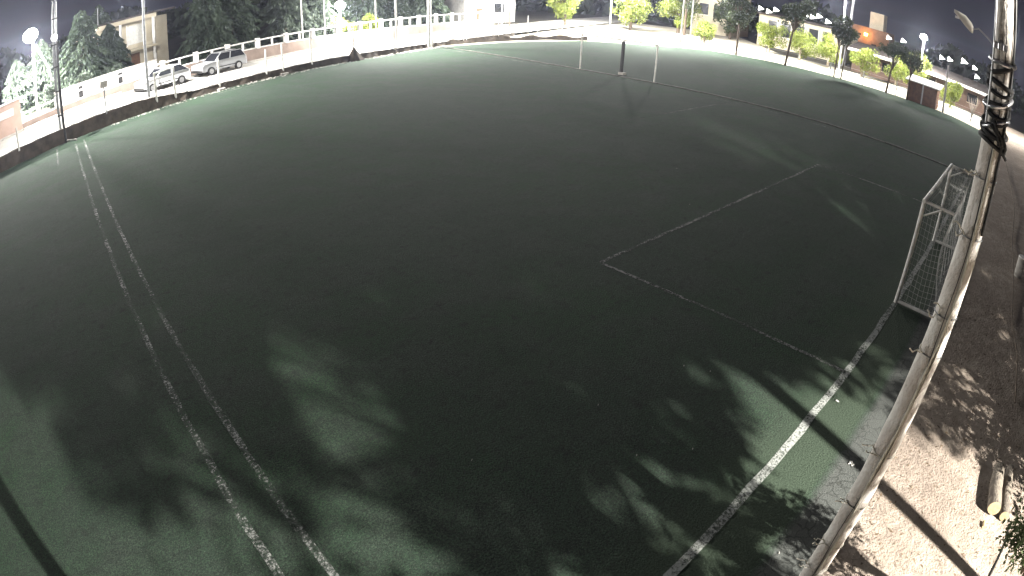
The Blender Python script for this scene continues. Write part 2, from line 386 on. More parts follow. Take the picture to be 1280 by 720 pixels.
# ================================================================== LEFT STREET: wall with white railing
def kth(name, label, cat, s, o, z, group=None): return thing(name, label, cat, ks(s, o, z), KA, group)
rw = kth('railing_wall', 'low red brown wall carrying a white railing along the far side of the street', 'railing', 0, 6.4, 0)
segs = list(np.arange(-.9, 52, 2.76)); zb = lambda s: zr(s)-.1
def local_strip(mb, s0, s1, o0, o1, z0a, z0b, z1a, z1b):
    mb.add([(s0, o0, z0a), (s1, o0, z0b), (s1, o1, z0b), (s0, o1, z0a), (s0, o0, z1a), (s1, o0, z1b), (s1, o1, z1b), (s0, o1, z1a)],
           [(0, 3, 2, 1), (4, 5, 6, 7), (0, 1, 5, 4), (1, 2, 6, 5), (2, 3, 7, 6), (3, 0, 4, 7)])
rt = lambda s: float(np.interp(s, [-1, 20, 30, 50], [1.14, 1.30, 1.25, 1.0])); rtop = lambda s: rt(s)+float(np.interp(s, [-1, 20, 40], [.62, .66, .95]))
for i in range(len(segs)-1):
    s0, s1 = segs[i], segs[i+1]; sm = (s0+s1)/2
    b = MB(); local_strip(b, s0+.005, s1-.005, -.13, .13, zb(s0), zb(s1), rt(s0), rt(s1)); b.build('wall_panel', M_BRICKW, rw)
    box('pillar', M_WHITE, rw, s0-.15, s0+.15, -.16, .16, rt(s0)-.02, rtop(s0)+.10, .02)
    box('baluster', M_WHITE, rw, sm-.06, sm+.06, -.06, .06, rt(sm)-.02, rtop(sm)-.02)
    b = MB(); local_strip(b, s0+.15, s1-.15, -.055, .055, rtop(s0)-.09, rtop(s1)-.09, rtop(s0), rtop(s1)); b.build('rail', M_WHITE, rw)
    b = MB(); local_strip(b, s0+.15, s1-.15, -.055, .055, rt(s0)+.012, rt(s1)+.012, rt(s0)+.09, rt(s1)+.09); b.build('rail', M_WHITE, rw)
gw = kth('gate_wall', 'tall pale pink wall with a blank white painted panel at the end of the railing', 'wall', -.95, 6.3, 0)
box('wall', M_PINK, gw, -6.5, 0, -.12, .12, .5, 2.70, .015); box('coping', M_WHITE, gw, -6.55, .05, -.16, .16, 2.705, 2.79)
box('painted_panel', M_WHITE, gw, -1.75, -.55, -.145, -.118, 1.9, 2.35)
yw = kth('yard_wall', 'white rendered yard wall behind the railing under the street lamp', 'wall', 2.6, 9.2, 0)
box('wall', M_WHITE, yw, 0, 8.5, -.1, .1, .3, 1.85); box('coping', M_CONC, yw, -.05, 8.55, -.15, .15, 1.855, 1.94)
for x in (1.9, 5.2): box('door', M_DARKMET, yw, x, x+.35, -.13, -.102, .8, 1.75)

# fence posts along the bank (x, y base, y top in the photo)
def fence_post(s, zt, z0, lean=0.0, label='thin white fence post standing along the earth bank', group='fence posts along the bank', base=False, r=.055):
    t = kth('fence_post', label, 'post', s, .3, 0, group)
    MB().tube([(0, 0, z0-.15), (lean*.5, 0, (z0+zt)/2), (lean, 0, zt)], [r*1.1, r, r*.9], 8).build('post', M_POSTW, t)
    MB().tube([(lean, 0, zt-.002), (lean, 0, zt+.02)], r*1.05, 8).build('cap', M_GREYMET, t)
    if base: box('footing', M_CONC, t, -.30, .24, -.30, .16, -.05, .11, .03)
    return t
for s, z0, zt, ln in [(-2.77, .75, 1.78, .0), (14.3, .40, 1.82, .05), (18.2, .42, 2.5, .0), (26.8, .36, 2.05, .03), (42.5, .1, 2.08, 0), (48.6, .1, 1.9, 0)]:
    fence_post(s, zt, z0, ln)
for s, zt in [(10.67, 1.92), (15.66, 1.96)]:
    fence_post(s, zt, 0.0, .03, 'white fence post in a pale concrete footing at the foot of the bank', 'footed posts at the bank', True, .06)
t = fence_post(22.26, 2.13, .45, .04, 'white fence post rising from a pointed heap of earth', None)
MB().add([(-.55, -.45, -.02), (.55, -.5, -.02), (.5, .3, -.02), (-.5, .3, -.02), (.03, -.05, 1.05)], [(0, 1, 4), (1, 2, 4), (2, 3, 4), (3, 0, 4)])
mbh = MB(); mbh.add([(-.6, -.5, -.02), (.0, -.62, -.02), (.6, -.5, -.02), (.55, .3, -.02), (-.55, .3, -.02), (.0, -.05, 1.0)], [(0, 1, 5), (1, 2, 5), (2, 3, 5), (3, 4, 5), (4, 0, 5)])
oh = mbh.build('earth_heap', M_BANK, t)
t = fence_post(31.75, 2.04, .3, -.12, 'white fence post tilted towards the street corner', None)
t = kth('braced_post', 'pale fence post with a slanting brace where the bank ends', 'post', 36.83, .3, 0)
MB().tube([(0, 0, -.1), (0, 0, 2.05)], .06, 8).build('post', M_POSTW, t); MB().tube([(-.55, 0, -.02), (-.03, 0, 1.35)], .045, 8).build('brace', M_POSTW, t)
t = kth('sign_post', 'short post with a small blank box on top at the street edge', 'post', 2.96, .35, 0)
MB().tube([(0, 0, .5), (0, 0, 2.1)], .05, 8).build('post', M_GREYMET, t); box('box', M_CONC, t, -.22, .22, -.1, .1, 2.08, 2.42, .02); box('lid', M_WHITE, t, -.24, .24, -.12, .12, 2.422, 2.45)
g = kth('gate_frame', 'white square gate frame of two posts and a top bar before the parked car', 'gate frame', 6.25, .3, 0)
MB().tube([(0, 0, .2), (0, 0, 1.98)], .07, 8).build('post', M_POSTW, g); MB().tube([(1.28, 0, .2), (1.28, 0, 2.05)], .07, 8).build('post', M_POSTW, g)
MB().tube([(-.05, 0, 1.98), (1.33, 0, 2.05)], .05, 8).build('top_bar', M_POSTW, g); MB().tube([(1.34, .02, 1.25), (2.15, .02, .40)], .022, 6).build('brace', M_DARKMET, g)

# poles along the bank
def pole(name, label, base, z0, z1, r0, r1, m, lean=(0, 0), n=10):
    t = thing(name, label, 'pole', (base[0], base[1], 0))
    MB().tube([(lean[0]*k, lean[1]*k, z0+(z1-z0)*k) for k in (0, .33, .66, 1)], [r0+(r1-r0)*k for k in (0, .33, .66, 1)], n).build('shaft', m, t)
    return t
b0 = ks(.05, .6)
t = pole('twin_pole', 'pair of tall grey poles strapped together with a white globe fitting', b0, .4, 7.5, .085, .06, M_GREYMET)
MB().tube([(.21, -.02, .4), (.19, -.02, 4), (.17, 0, 7.55)], [.085, .075, .055], 10).build('shaft', M_GREYMET, t)
for z in (1.4, 2.7, 4.0, 5.2, 6.6): box('strap', M_DARKMET, t, -.09, .29, -.10, .08, z, z+.07)
for dx in (0, .17): MB().tube([(dx, 0, 7.5), (dx-.02, 0, 7.62), (dx-.10, 0, 7.66)], .03, 6).build('hook', M_GREYMET, t)
bmg = bmesh.new(); bmesh.ops.create_uvsphere(bmg, u_segments=16, v_segments=10, radius=.20); bmesh.ops.translate(bmg, verts=bmg.verts, vec=(.06, -.22, 5.62))
me = bpy.data.meshes.new('globe'); bmg.to_mesh(me); bmg.free(); me.materials.append(emat('globe_glow', (1, .97, .92), 2.2)); [setattr(p, 'use_smooth', True) for p in me.polygons]; link(bpy.data.objects.new('globe', me), t)
MB().tube([(.06, -.03, 5.4), (-.22, -.1, 5.32), (-.28, -.12, 5.38)], .035, 8).build('bracket', M_GREYMET, t)
t = pole('dark_pole', 'dark slender pole at the corner of the turf where the double lines end', (-.5, 31.0), -.1, 5.35, .07, .045, M_DARKMET)
MB().tube([(-.02, 0, .12), (.30, -.10, .08), (.62, -.3, .03)], .04, 8).build('foot_stay', M_CONC, t)
tp = Vector((4.95, 33.75))
t = None
t = pole('corner_pole', 'tall pale pole at the far corner between the two fields', (28.9, 40.4), -.05, 9.0, .12, .075, M_POSTW)
MB().tube([(.30, .05, -.02), (.26, .05, 8.6)], [.05, .04], 8).build('conduit', M_POSTW, t)
t = pole('thin_mast', 'slender white mast beside the street behind the corner pole', ks(28.0, 3.2), .2, 8.0, .06, .045, M_POSTW)
t = pole('street_mast', 'slender white mast standing inside the railing', ks(23.6, 7.2), .2, 7.0, .07, .05, M_POSTW)
t = pole('street_mast', 'slender white mast behind the white railing near the conifers', ks(26.3, 7.4), .2, 7.0, .05, .04, M_POSTW)

# ------------------------------------------------------------------ lamps (each with its own light)
LENS = emat('lamp_lens', (1, .98, .95), 60.0); LENS_W = emat('lamp_lens_orange', (1, .45, .1), 25.0)
def point(parent, loc, power, color=(1, .97, .92), r=.15, spot=None, aim=None):
    l = bpy.data.lights.new('lamp_light', 'SPOT' if spot else 'POINT'); l.energy = power*PW; l.color = color; l.shadow_soft_size = r
    if spot: l.spot_size = rad(spot); l.spot_blend = .75
    o = bpy.data.objects.new('lamp_light', l); link(o, parent); o.location = loc
    if aim is not None:
        o.rotation_euler = (Vector(aim)-Vector(loc)).to_track_quat('-Z', 'Y').to_euler()
    return o
def street_lamp(label, base, z0, h, arm, power, lens=.34, m=M_POSTW, heads=1, color=(1, .97, .92), group=None):
    """arm: (dx, dy) from pole to head; the light hangs just under the head"""
    t = thing('street_lamp', label, 'street lamp', (base[0], base[1], 0), 0, group)
    MB().tube([(0, 0, z0), (0, 0, z0+(h-z0)*.5), (0, 0, h-.25)], [.10, .085, .06], 10).build('pole', m, t)
    a = Vector((arm[0], arm[1], 0)); L = a.length; d = a.normalized() if L > .01 else Vector((1, 0, 0)); n = Vector((-d.y, d.x, 0))
    MB().tube([(0, 0, h-.27), tuple(a*.3+Vector((0, 0, h-.05))), tuple(a+Vector((0, 0, h+.08)))], [.05, .045, .04], 8).build('arm', m, t)
    for k in range(heads):
        off = n*(k-(heads-1)/2)*.5; c = a+off
        hb = MB(); pts = []
        for (f, w, z) in [(-.35, .10, .02), (0, .2, .0), (.3, .17, .0)]:
            for sgn in (-1, 1):
                p = c+d*f+n*w*sgn; pts += [(p.x, p.y, h+z), (p.x, p.y, h+z+.13)]
        fs = []
        for i in range(2):
            q = i*4; fs += [(q, q+4, q+5, q+1), (q+2, q+3, q+7, q+6), (q+1, q+5, q+7, q+3), (q, q+2, q+6, q+4)]
        fs += [(0, 1, 3, 2), (8, 10, 11, 9)]; hb.add(pts, fs); hb.build('lamp_head', M_GREYMET, t)
        bm = bmesh.new(); bmesh.ops.create_uvsphere(bm, u_segments=14, v_segments=8, radius=lens); bmesh.ops.scale(bm, verts=bm.verts, vec=(1, 1, .8))
        bmesh.ops.translate(bm, verts=bm.verts, vec=(c.x, c.y, h-.04)); me = bpy.data.meshes.new('lens'); bm.to_mesh(me); bm.free(); me.materials.append(LENS if color[2] > .5 else LENS_W); link(bpy.data.objects.new('lens', me), t)
    pl = tuple(a+Vector((0, 0, h-.35-lens*.5))); point(t, pl, power*1.0, color, .5); point(t, pl, power*1.9, color, .5, 142, (pl[0], pl[1], 0))
    return t
bA = ks(1.9, 12)
street_lamp('glaring street lamp on a white pole behind the railing beside the conifers', bA, .2, 6.45, (-.2, -.35), 5000, .62)  # lens sphere enlarged to stand in for the lamp's glare
street_lamp('street lamp beside the road beyond the pale pink wall', (-9.3, 43.6), .2, 7.2, (.5, -.8), 9500, .35)
bm_ = ks(2.0, 12.1)
t = thing('pole_stay', 'slanting white stay pole propped against the glaring street lamp', 'pole', (bm_.x, bm_.y, 0))
MB().tube([(.1, 0, 5.6), (1.15, .1, 3.6), (1.75, .15, .3)], .07, 8).build('stay', M_POSTW, t); box('insulator_bar', M_DARKMET, t, -.6, .5, -.04, .04, 4.35, 4.42)
d = ray(425, 6); pB = CAM+d*(58/math.hypot(d[0], d[1])); zB = pB[2]
street_lamp('bright lamp among the conifers behind the white railing', (pB[0], pB[1]), .2, zB, (-.1, -.2), 2600, .5)
street_lamp('double headed lamp post at the sandy edge of the far field', (54.6, 32.6), -.1, 9.2, (1.1, .9), 9000, .3, heads=2)
bD_y, bD_z = onx(1155, 46, 66.0)
street_lamp('bright lamp on a pale pole between the lime green trees', (66.0, bD_y), -.1, bD_z, (-.15, .0), 3000, .42)
yy, zz = onx(1000, -20, 62.0)
street_lamp('lamp post along the sandy path behind the dark pines', (61.5, 17.5), -.1, 8.5, (-.8, 0), 3200, .3)
street_lamp('lamp post at the end of the sandy path beyond the small shed', (61.0, -1.0), -.1, 8.5, (-.8, .2), 2200, .3)
street_lamp('lamp post by the white house where the street bends', (46.0, 50.5), -.1, 9.0, (-.6, -.8), 8000, .3)
street_lamp('added lamp post brightening the sandy ground between the lit trees', (61.0, 47.0), -.1, 9.0, (-.8, -.4), 9000, .3)  # added lamp, head out of view, to whiten the sandy ground
street_lamp('slim street lamp post at the bend of the street behind the corner pole', ks(29.6, 2.4), .1, 8.6, (-.2, .5), 6500, .3)
lt = street_lamp('tall thin post with a pale footing and an added lamp head before the parked cars', (4.95, 33.75), -.05, 8.6, (-.4, 1.1), 2900, .3, m=M_GREYMET)  # lamp head added above the view to light the turf by the bank
box('footing', M_CONC, lt, -.05, .38, -.35, .05, -.02, .28, .02)

# flood lamp behind the camera that throws the tree shadows
FL = Vector((2.9, -11.2, 8.0))
t = thing('flood_lamp', 'tall flood lamp post standing on the dirt behind the trees', 'street lamp', (FL.x, FL.y-.45, 0))
MB().tube([(0, 0, -.1), (0, 0, 4), (0, 0, 8.3)], [.14, .11, .08], 10).build('pole', M_CONC, t)
MB().tube([(0, 0, 8.25), (0, .45, 8.25)], .035, 8).build('arm', M_GREYMET, t)
MB().prism([(-.2, 8.1), (.2, 8.1), (.16, 8.3), (-.16, 8.3)], 'y', .25, .65).build('lamp_head', M_GREYMET, t)
box('lens', emat('flood_lens', (1, .93, .82), 30), t, -.16, .16, .30, .60, 8.085, 8.099)
point(t, (0, .45, 7.98), 16500, (1, .95, .87), .07)

# ================================================================== NEAR: pole, camera pole, shadow-casting pole
npx = [(3.94, -1.33, 0.0), (3.94, -1.36, 2.0), (3.94, -1.40, 4.0), (3.94, -1.415, 6.2), (3.94, -1.43, 8.4)]
def near_r(z): return float(np.interp(z, [0, 2, 4, 6.2, 8.4], [.120, .112, .100, .088, .08]))
def near_c(z): return float(np.interp(z, [0, 2, 4, 6.2, 8.4], [-1.33, -1.36, -1.40, -1.415, -1.43]))
t = thing('utility_pole', 'weathered concrete pole wrapped in black cable beside the goal line', 'pole', (3.94, 0, 0))
# eight-sided shaft with chipped edges
mb = MB(); rings = []; NZ = 60; n = 12
for i in range(NZ+1):
    z = -.1+8.5*i/NZ; r = near_r(z)
    rings += [(r*(1+random.uniform(-.035, .035))*math.cos(2*math.pi*k/n), near_c(z)+r*(1+random.uniform(-.035, .035))*math.sin(2*math.pi*k/n), z) for k in range(n)]
mb.add(rings, [(i*n+k, i*n+(k+1) % n, (i+1)*n+(k+1) % n, (i+1)*n+k) for i in range(NZ) for k in range(n)], True)
mb.build('shaft', M_RUST, t)
def around(z, ang, extra=0.0):
    r = near_r(z)+extra; return (r*math.cos(ang), near_c(z)+r*math.sin(ang), z)
for j, (a0, rr, m_) in enumerate([(3.42, .011, M_CABLEW), (3.55, .009, M_CABLEW), (3.28, .004, M_DARKMET)]):
    pts = [around(z, a0+.10*math.sin(z*2.1+j)+.05*math.sin(z*5.3+j*2), .010) for z in np.arange(-.05, 5.2 if j < 2 else 6.5, .09)]
    MB().tube(pts, rr, 6).build('cable', m_, t)
MB().tube([around(z, 2.45+.04*math.sin(z*3), .03) for z in np.arange(5.2, 8.3, .2)], .010, 6).build('conduit', M_GREYMET, t)
MB().tube([around(z, 4.2+.15*math.sin(z*2.3), .012) for z in np.arange(4.4, 8.3, .1)], .012, 6).build('cable', M_DARKMET, t)
for j, z in enumerate([5.68, 5.64, 5.52, 5.48, 5.38, 5.36, 5.33, 5.24, 5.21, 5.16, 5.13, 5.07]):
    tilt = random.uniform(-.07, .07); pts = [around(z+tilt*math.cos(a+j), a, .012+.012*random.random()) for a in np.linspace(0, 6.28, 22)]
    MB().tube(pts, random.uniform(.012, .02), 6, cap=False).build('cable_wrap', M_RUBBER if j % 4 else M_METCLAMP, t)
for j in range(3):
    z = random.uniform(5.08, 5.3); pts = [around(z-.03*k+random.uniform(-.02, .02), 3.0+.18*k+random.uniform(-.1, .1), .03+.03*random.random()) for k in range(8)]
    MB().tube(pts, .014, 6).build('cable_loop', M_RUBBER, t)
for a in (2.5, 2.9, 3.3): 
    p = around(5.78, a, .02); box('clamp', M_METCLAMP, t, p[0]-.02, p[0]+.02, p[1]-.02, p[1]+.02, 5.755, 5.81, .005)
for z in (.65, 1.05, 1.65, 2.3, 3.35, 3.7, 4.35, 4.8):      # tie wires with loose ends
    MB().tube([around(z, a, .006) for a in np.linspace(0, 6.28, 18)], .005, 5, cap=False).build('tie_wire', M_GREYMET if z > 3 else M_CABLEW, t)
    for q in range(2):
        p = Vector(around(z, 2.3+.3*q, .0)); pts = [p]
        for k in range(6): p = p+Vector((random.uniform(-.03, .015), random.uniform(.0, .035), random.uniform(-.025, .03))); pts.append(p)
        MB().tube(pts, .006, 5).build('wire_end', M_CABLEW, t)
for z, a in ((4.55, 3.0), (2.75, 3.5), (1.85, 3.6), (1.35, 3.4), (3.15, 3.45)):   # pale cement patches
    pts = [around(z+.10*math.sin(q)*random.uniform(.7, 1.2), a+.35*math.cos(q)*random.uniform(.7, 1.2), .005) for q in np.linspace(0, 6.28, 12)[:-1]]
    mbp = MB(); mbp.add(pts+[around(z, a, .012)], [(k, (k+1) % 11, 11) for k in range(11)], True); mbp.build('cement_patch', M_WHITE, t)
# small dead lamp on a bracket
dl = ray(1204, 25); pL = CAM+dl*(4.45/math.hypot(dl[0], dl[1]))
t = thing('bracket_lamp', 'small unlit grey lamp head on a thin wire bracket beside the concrete pole', 'lamp', (pL[0], pL[1], 0))
zl = pL[2]; 
mb = MB(); prof = [(-.075, .045, .012), (-.04, .030, .022), (.02, .0, .040), (.07, -.035, .038), (.085, -.045, .026)]; pts = []
for (u, w, r) in prof:
    for k in range(8):
        a = 2*math.pi*k/8; pts.append((r*math.cos(a)*.9, -u, zl+w+r*math.sin(a)))
mb.add(pts, [(i*8+k, i*8+(k+1) % 8, (i+1)*8+(k+1) % 8, (i+1)*8+k) for i in range(4) for k in range(8)]+[tuple(range(8)), tuple(range(39, 31, -1))], True)
mb.build('housing', M_CONC, t); box('glass', M_LENS, t, -.012, .012, .03, .065, zl-.005, zl+.012)
ey = near_c(zl)-pL[1]; ex = 3.94-pL[0]
MB().tube([(0, -.08, zl-.04), (.01, -.13, zl-.02), (.03, -.17, zl-.04), (ex*.6, ey*.7, zl-.08), (ex, ey+.06, zl-.16)], .006, 6).build('bracket', M_GREYMET, t)
# pole that carries the camera (its shadow crosses the turf)
t = pole('camera_pole', 'tall pole carrying the surveillance camera at the field corner', (-.60, -1.78), -.1, 6.2, .095, .075, M_CONC)
# wooden pole behind, its shadow falls across dirt and turf
t = pole('wooden_pole', 'wooden pole on the dirt whose shadow crosses the goal line', (2.9+.362*5.6, -5.6), -.1, 5.0, .085, .075, M_BARK)

# ------------------------------------------------------------------ goals
def goal(label, x0, y0, ang, width, h, r, depth, m, net=True, top=.75, bars=True):
    t = thing('goal', label, 'goal', (x0, y0, 0), ang)
    MB().tube([(0, 0, 0), (0, 0, h)], r, 10).build('post', m, t); MB().tube([(width, 0, 0), (width, 0, h)], r, 10).build('post', m, t)
    MB().tube([(-r, 0, h), (width+r, 0, h)], r, 10).build('crossbar', m, t)
    for x in (0, width):
        MB().tube([(x, 0, h), (x, -top, h-.02)], r*.7, 8).build('top_arm', m, t)
        MB().tube([(x, 0, h-.35), (x, -top*.62, h-.03)], r*.45, 8).build('brace', m, t)
        if bars: MB().tube([(x, 0, .05), (x, -depth, .05)], r*.8, 8).build('ground_bar', m, t)
    if bars: MB().tube([(0, -depth, .05), (width, -depth, .05)], r*.6, 8).build('back_bar', m, t)
    if net:
        mb = MB(); c = .14; rr = .0033
        def back(u, v):   # u 0..1 across, v 0..1 top->bottom
            sag = .22*math.sin(math.pi*v)*(1+.4*math.sin(u*9))+.10*math.sin(u*math.pi*4)*v
            return (u*width, -top-(depth-top)*v-.0+sag*.8, (h-.03)*(1-v)**1.0+.04*v-.05*abs(math.sin(u*math.pi*5))*(1-v))
        nu = int(width/c); nv = int(h/c)
        for i in range(nu+1): mb.tube([back(i/nu, j/12) for j in range(13)], rr, 3, False, False)
        for j in range(nv+1): mb.tube([back(i/24, j/nv) for i in range(25)], rr, 3, False, False)
        for x in (0, width):
            for k in range(1, 17):
                z = h*k/17; v = 1-z/h; yb = -top-(depth-top)*v
                mb.tube([(x, 0, z), (x+.04*math.sin(k), yb*.5, z-.06), (x, yb, z)], rr, 3, False, False)
            for k in range(1, 9):
                f = k/9; mb.tube([(x, -top*f, h), (x+.03, -(top+(depth-top)*.5)*f, h*.5), (x, -depth*f, .05)], rr, 3, False, False)
        for k in range(1, 6): mb.tube([(0, -top*k/6, h-.02), (width*.5, -top*k/6, h-.14), (width, -top*k/6, h-.02)], rr, 3, False, False)
        for i in range(nu+1): mb.tube([(i*width/nu, 0, h), (i*width/nu, -top*.5, h-.08), (i*width/nu, -top, h-.03)], rr, 3, False, False)
        # bunched net hanging along the back edge
        for q in range(7):
            x = width*(.3+.7*q/6); mb.tube([(x, -top, h-.05), (x+.15, -top-.05+.2, h*.55), (x-.2+random.random()*.3, -depth+.25, .3)], rr*3, 3, False, False)
        o = mb.build('net', M_NET, t, recalc=False); o['kind'] = 'stuff'
    return t
goal('white framed goal with a sagging net on the near goal line', 12.24, 0, 0, 5.34, 2.38, .050, 1.05, M_POSTW)
goal('bare white goal frame without a net on the kerb between the fields', 30.25, 25.05, -math.pi/2, 5.95, 2.26, .05, .9, M_POSTW, net=False, top=.3, bars=False)
t = thing('dark_post', 'thick dark post standing on the kerb inside the bare goal frame', 'post', (31.0, 22.2, 0))
box('post', M_DARKMET, t, -.09, .09, -.09, .09, 0, 2.08, .015); box('footing', M_CONC, t, -.16, .16, -.3, .14, -.02, .16, .02); box('cap', M_GREYMET, t, -.1, .1, -.1, .1, 2.082, 2.12)

# ------------------------------------------------------------------ dirt side: logs, cable, bucket, litter
def log(label, a, b, r, bend=.03):
    a = Vector(a); b = Vector(b); t = thing('log', label, 'log', (a.x, a.y, 0)); d = b-a; mb = MB()
    mb.tube([d*k+Vector((0, bend*math.sin(k*3), a.z)) if k else Vector((0, 0, a.z)) for k in (0, .2, .4, .6, .8, 1.0)], [r, r*1.03, r*.98, r*1.02, r*.95, r*.9], 14).build('bark', M_LOGBARK, t)
    e = d.normalized(); MB().tube([Vector((0, 0, a.z))-e*.012, Vector((0, 0, a.z))-e*.002], r*.93, 14).build('cut_end', M_LOGEND, t); return t
lp = G(1237, 644); lq = G(1251, 648)
log('upper log with yellow cut end lying on the dirt', (lp.x, lp.y, .15), (lp.x+1.0, lp.y+.10, .15), .13)
log('thin log with yellow cut end beside the thicker log', (lq.x-.05, lq.y-.02, .10), (lq.x+1.15, lq.y+.08, .10), .095)
p = G(1230, 657); tag(MB().add([(p.x-.06, p.y-.05, -.02), (p.x+.07, p.y-.04, -.02), (p.x+.05, p.y+.06, -.02), (p.x-.05, p.y+.05, -.02), (p.x+.01, p.y, .08), (p.x+.05, p.y-.02, .05)], [(0, 1, 5, 4), (1, 2, 5), (2, 3, 4, 5), (3, 0, 4)]) or MB().tube([(p.x-.06, p.y, .02), (p.x+.05, p.y+.03, .03)], [.04, .03], 7).build('wood_chip', M_LOGEND), 'small wood chip on the dirt in front of the logs', 'wood chip')
pts = [G(1262, 655), G(1256, 680), G(1247, 700), G(1238, 718), G(1228, 740)]
tag(MB().tube([(q.x, q.y, .005) for q in pts], .014, 6).build('ground_cable', M_RUBBER), 'short black cable curving over the bright dirt below the logs', 'cable')
pts = [G(1268, 505), G(1270, 450), G(1264, 400), G(1266, 350), G(1265, 300), G(1268, 260), G(1262, 225), G(1256, 200)]
tag(MB().tube([(q.x, q.y, .03+.05*(i % 2)) for i, q in enumerate(pts)], [.016]*8, 6).build('hose', M_BARK), 'long dark hose snaking over the dark dirt away from the pole', 'hose')
q = G(1272, 345); t = thing('bucket', 'pale plastic drum standing on the dark dirt by the hose', 'bucket', (q.x, q.y, 0))
MB().tube([(0, 0, -.02), (0, 0, .3), (0, 0, .6)], [.15, .17, .175], 16).build('drum', M_CONC, t); MB().tube([(0, 0, .6), (0, 0, .63)], .185, 16).build('rim', M_WHITE, t)
def scrap(px, py, label, n=3, m=M_WHITE):
    p = G(px, py); t = thing('paper_scrap', label, 'scrap', (p.x, p.y, 0))
    for k in range(n):
        a = random.random()*6; q = Vector((.06*math.cos(a), .06*math.sin(a), .012)); pts = [q]
        for j in range(4): q = q+Vector((random.uniform(-.05, .05), random.uniform(-.05, .05), random.uniform(-.004, .012))); q.z = max(q.z, .006); pts.append(q)
        MB().tube(pts, [.005, .012, .014, .01, .004], 5).build('strip', m, t)
scrap(1063, 584, 'scrap of white string on the cracked turf mat beside the concrete pole', 3)
scrap(1047, 505, 'tiny white crumb on the turf outside the goal line', 1)
for i, (x, y) in enumerate([(748, 507), (855, 458), (888, 465), (796, 570), (590, 576), (866, 562), (974, 692), (846, 211), (862, 256)]): scrap(x, y, 'tiny white crumb of litter lying on the dark turf', 1) if False else tag(MB().tube([(G(x, y).x-.012, G(x, y).y, .012), (G(x, y).x+.014, G(x, y).y+.01, .014)], .006, 6).build('litter_crumb', M_CONC), 'tiny white crumb of litter lying on the dark turf', 'litter', 'white crumbs on the turf')

n_ = 1500; P = np.stack([rng.uniform(4, 15, n_), rng.uniform(-5.2, -1.45, n_), np.full(n_, -.004)], 1); a_ = rng.uniform(0, 6.28, n_); D = np.stack([np.cos(a_), np.sin(a_), rng.normal(0, .25, n_)], 1)
o = cards('leaf_litter', P, unit(D), unit(np.stack([-np.sin(a_), np.cos(a_), rng.normal(0, .4, n_)], 1)), rng.uniform(.03, .10, n_), rng.uniform(.012, .035, n_), mat('dry_leaf', (.20, .15, .10), (.09, .065, .045), 9, .9, coord='Generated'), None, 'stuff'); tag(o, 'dry leaves and twigs strewn over the dirt', 'leaf litter')
# ================================================================== VEGETATION
def trunk(t, pts, rs, m, n=8): MB().tube(pts, rs, n).build('trunk', m, t)
def limbs(t, h0, h1, R, k, m, r=.04):
    mb = MB()
    for i in range(k):
        a = i*2.4+random.random(); z = h0+(h1-h0)*random.random()*.8; L = R*random.uniform(.45, .85)
        mb.tube([(0, 0, z), (L*.5*math.cos(a), L*.5*math.sin(a), z+L*.25), (L*math.cos(a), L*math.sin(a), z+L*.45)], [r, r*.7, r*.3], 5)
    mb.build('limbs', m, t)
def conifer(label, base, z0, h, R, m, n=3200, skirt=.12, group=None, shape=.62, leaf=.5):
    t = thing('conifer_tree', label, 'tree', (base[0], base[1], z0), random.random()*6, group)
    trunk(t, [(0, 0, -.1), (0, 0, h*.5), (0, 0, h*.97)], [.16, .1, .02], M_BARK)
    nb = 95; P = []; D = []; Wd = []
    per = n//nb
    for i in range(nb):
        u = (i+random.random())/nb; z = h*(skirt+(1-skirt)*u); rr = R*(1-u)**shape*random.uniform(.6, 1.12)+.12; a = i*2.399+random.uniform(-.3, .3)
        f = rng.random(per)**.65; droop = .30+.25*random.random()
        x = rr*f; spread = (rng.random(per)-.5)*(.35+.55*f)*min(1.0, rr)
        px = x*math.cos(a)-spread*math.sin(a); py = x*math.sin(a)+spread*math.cos(a); pz = z-droop*rr*f*f+rng.normal(0, .07, per)-.1*np.abs(spread)
        P.append(np.stack([px, py, pz], 1))
        dd = np.stack([np.cos(a+spread*1.2)*.8, np.sin(a+spread*1.2)*.8, -.25-.6*f+rng.normal(0, .25, per)], 1)+rng.normal(0, .25, (per, 3)); D.append(unit(dd))
    P = np.concatenate(P); D = np.concatenate(D); Wd = unit(np.cross(D, rng.normal(0, 1, D.shape)))
    cards('crown', P, D, Wd, leaf*rng.uniform(.5, 1.1, len(P)), leaf*.34*rng.uniform(.6, 1.2, len(P)), m, t)
    return t
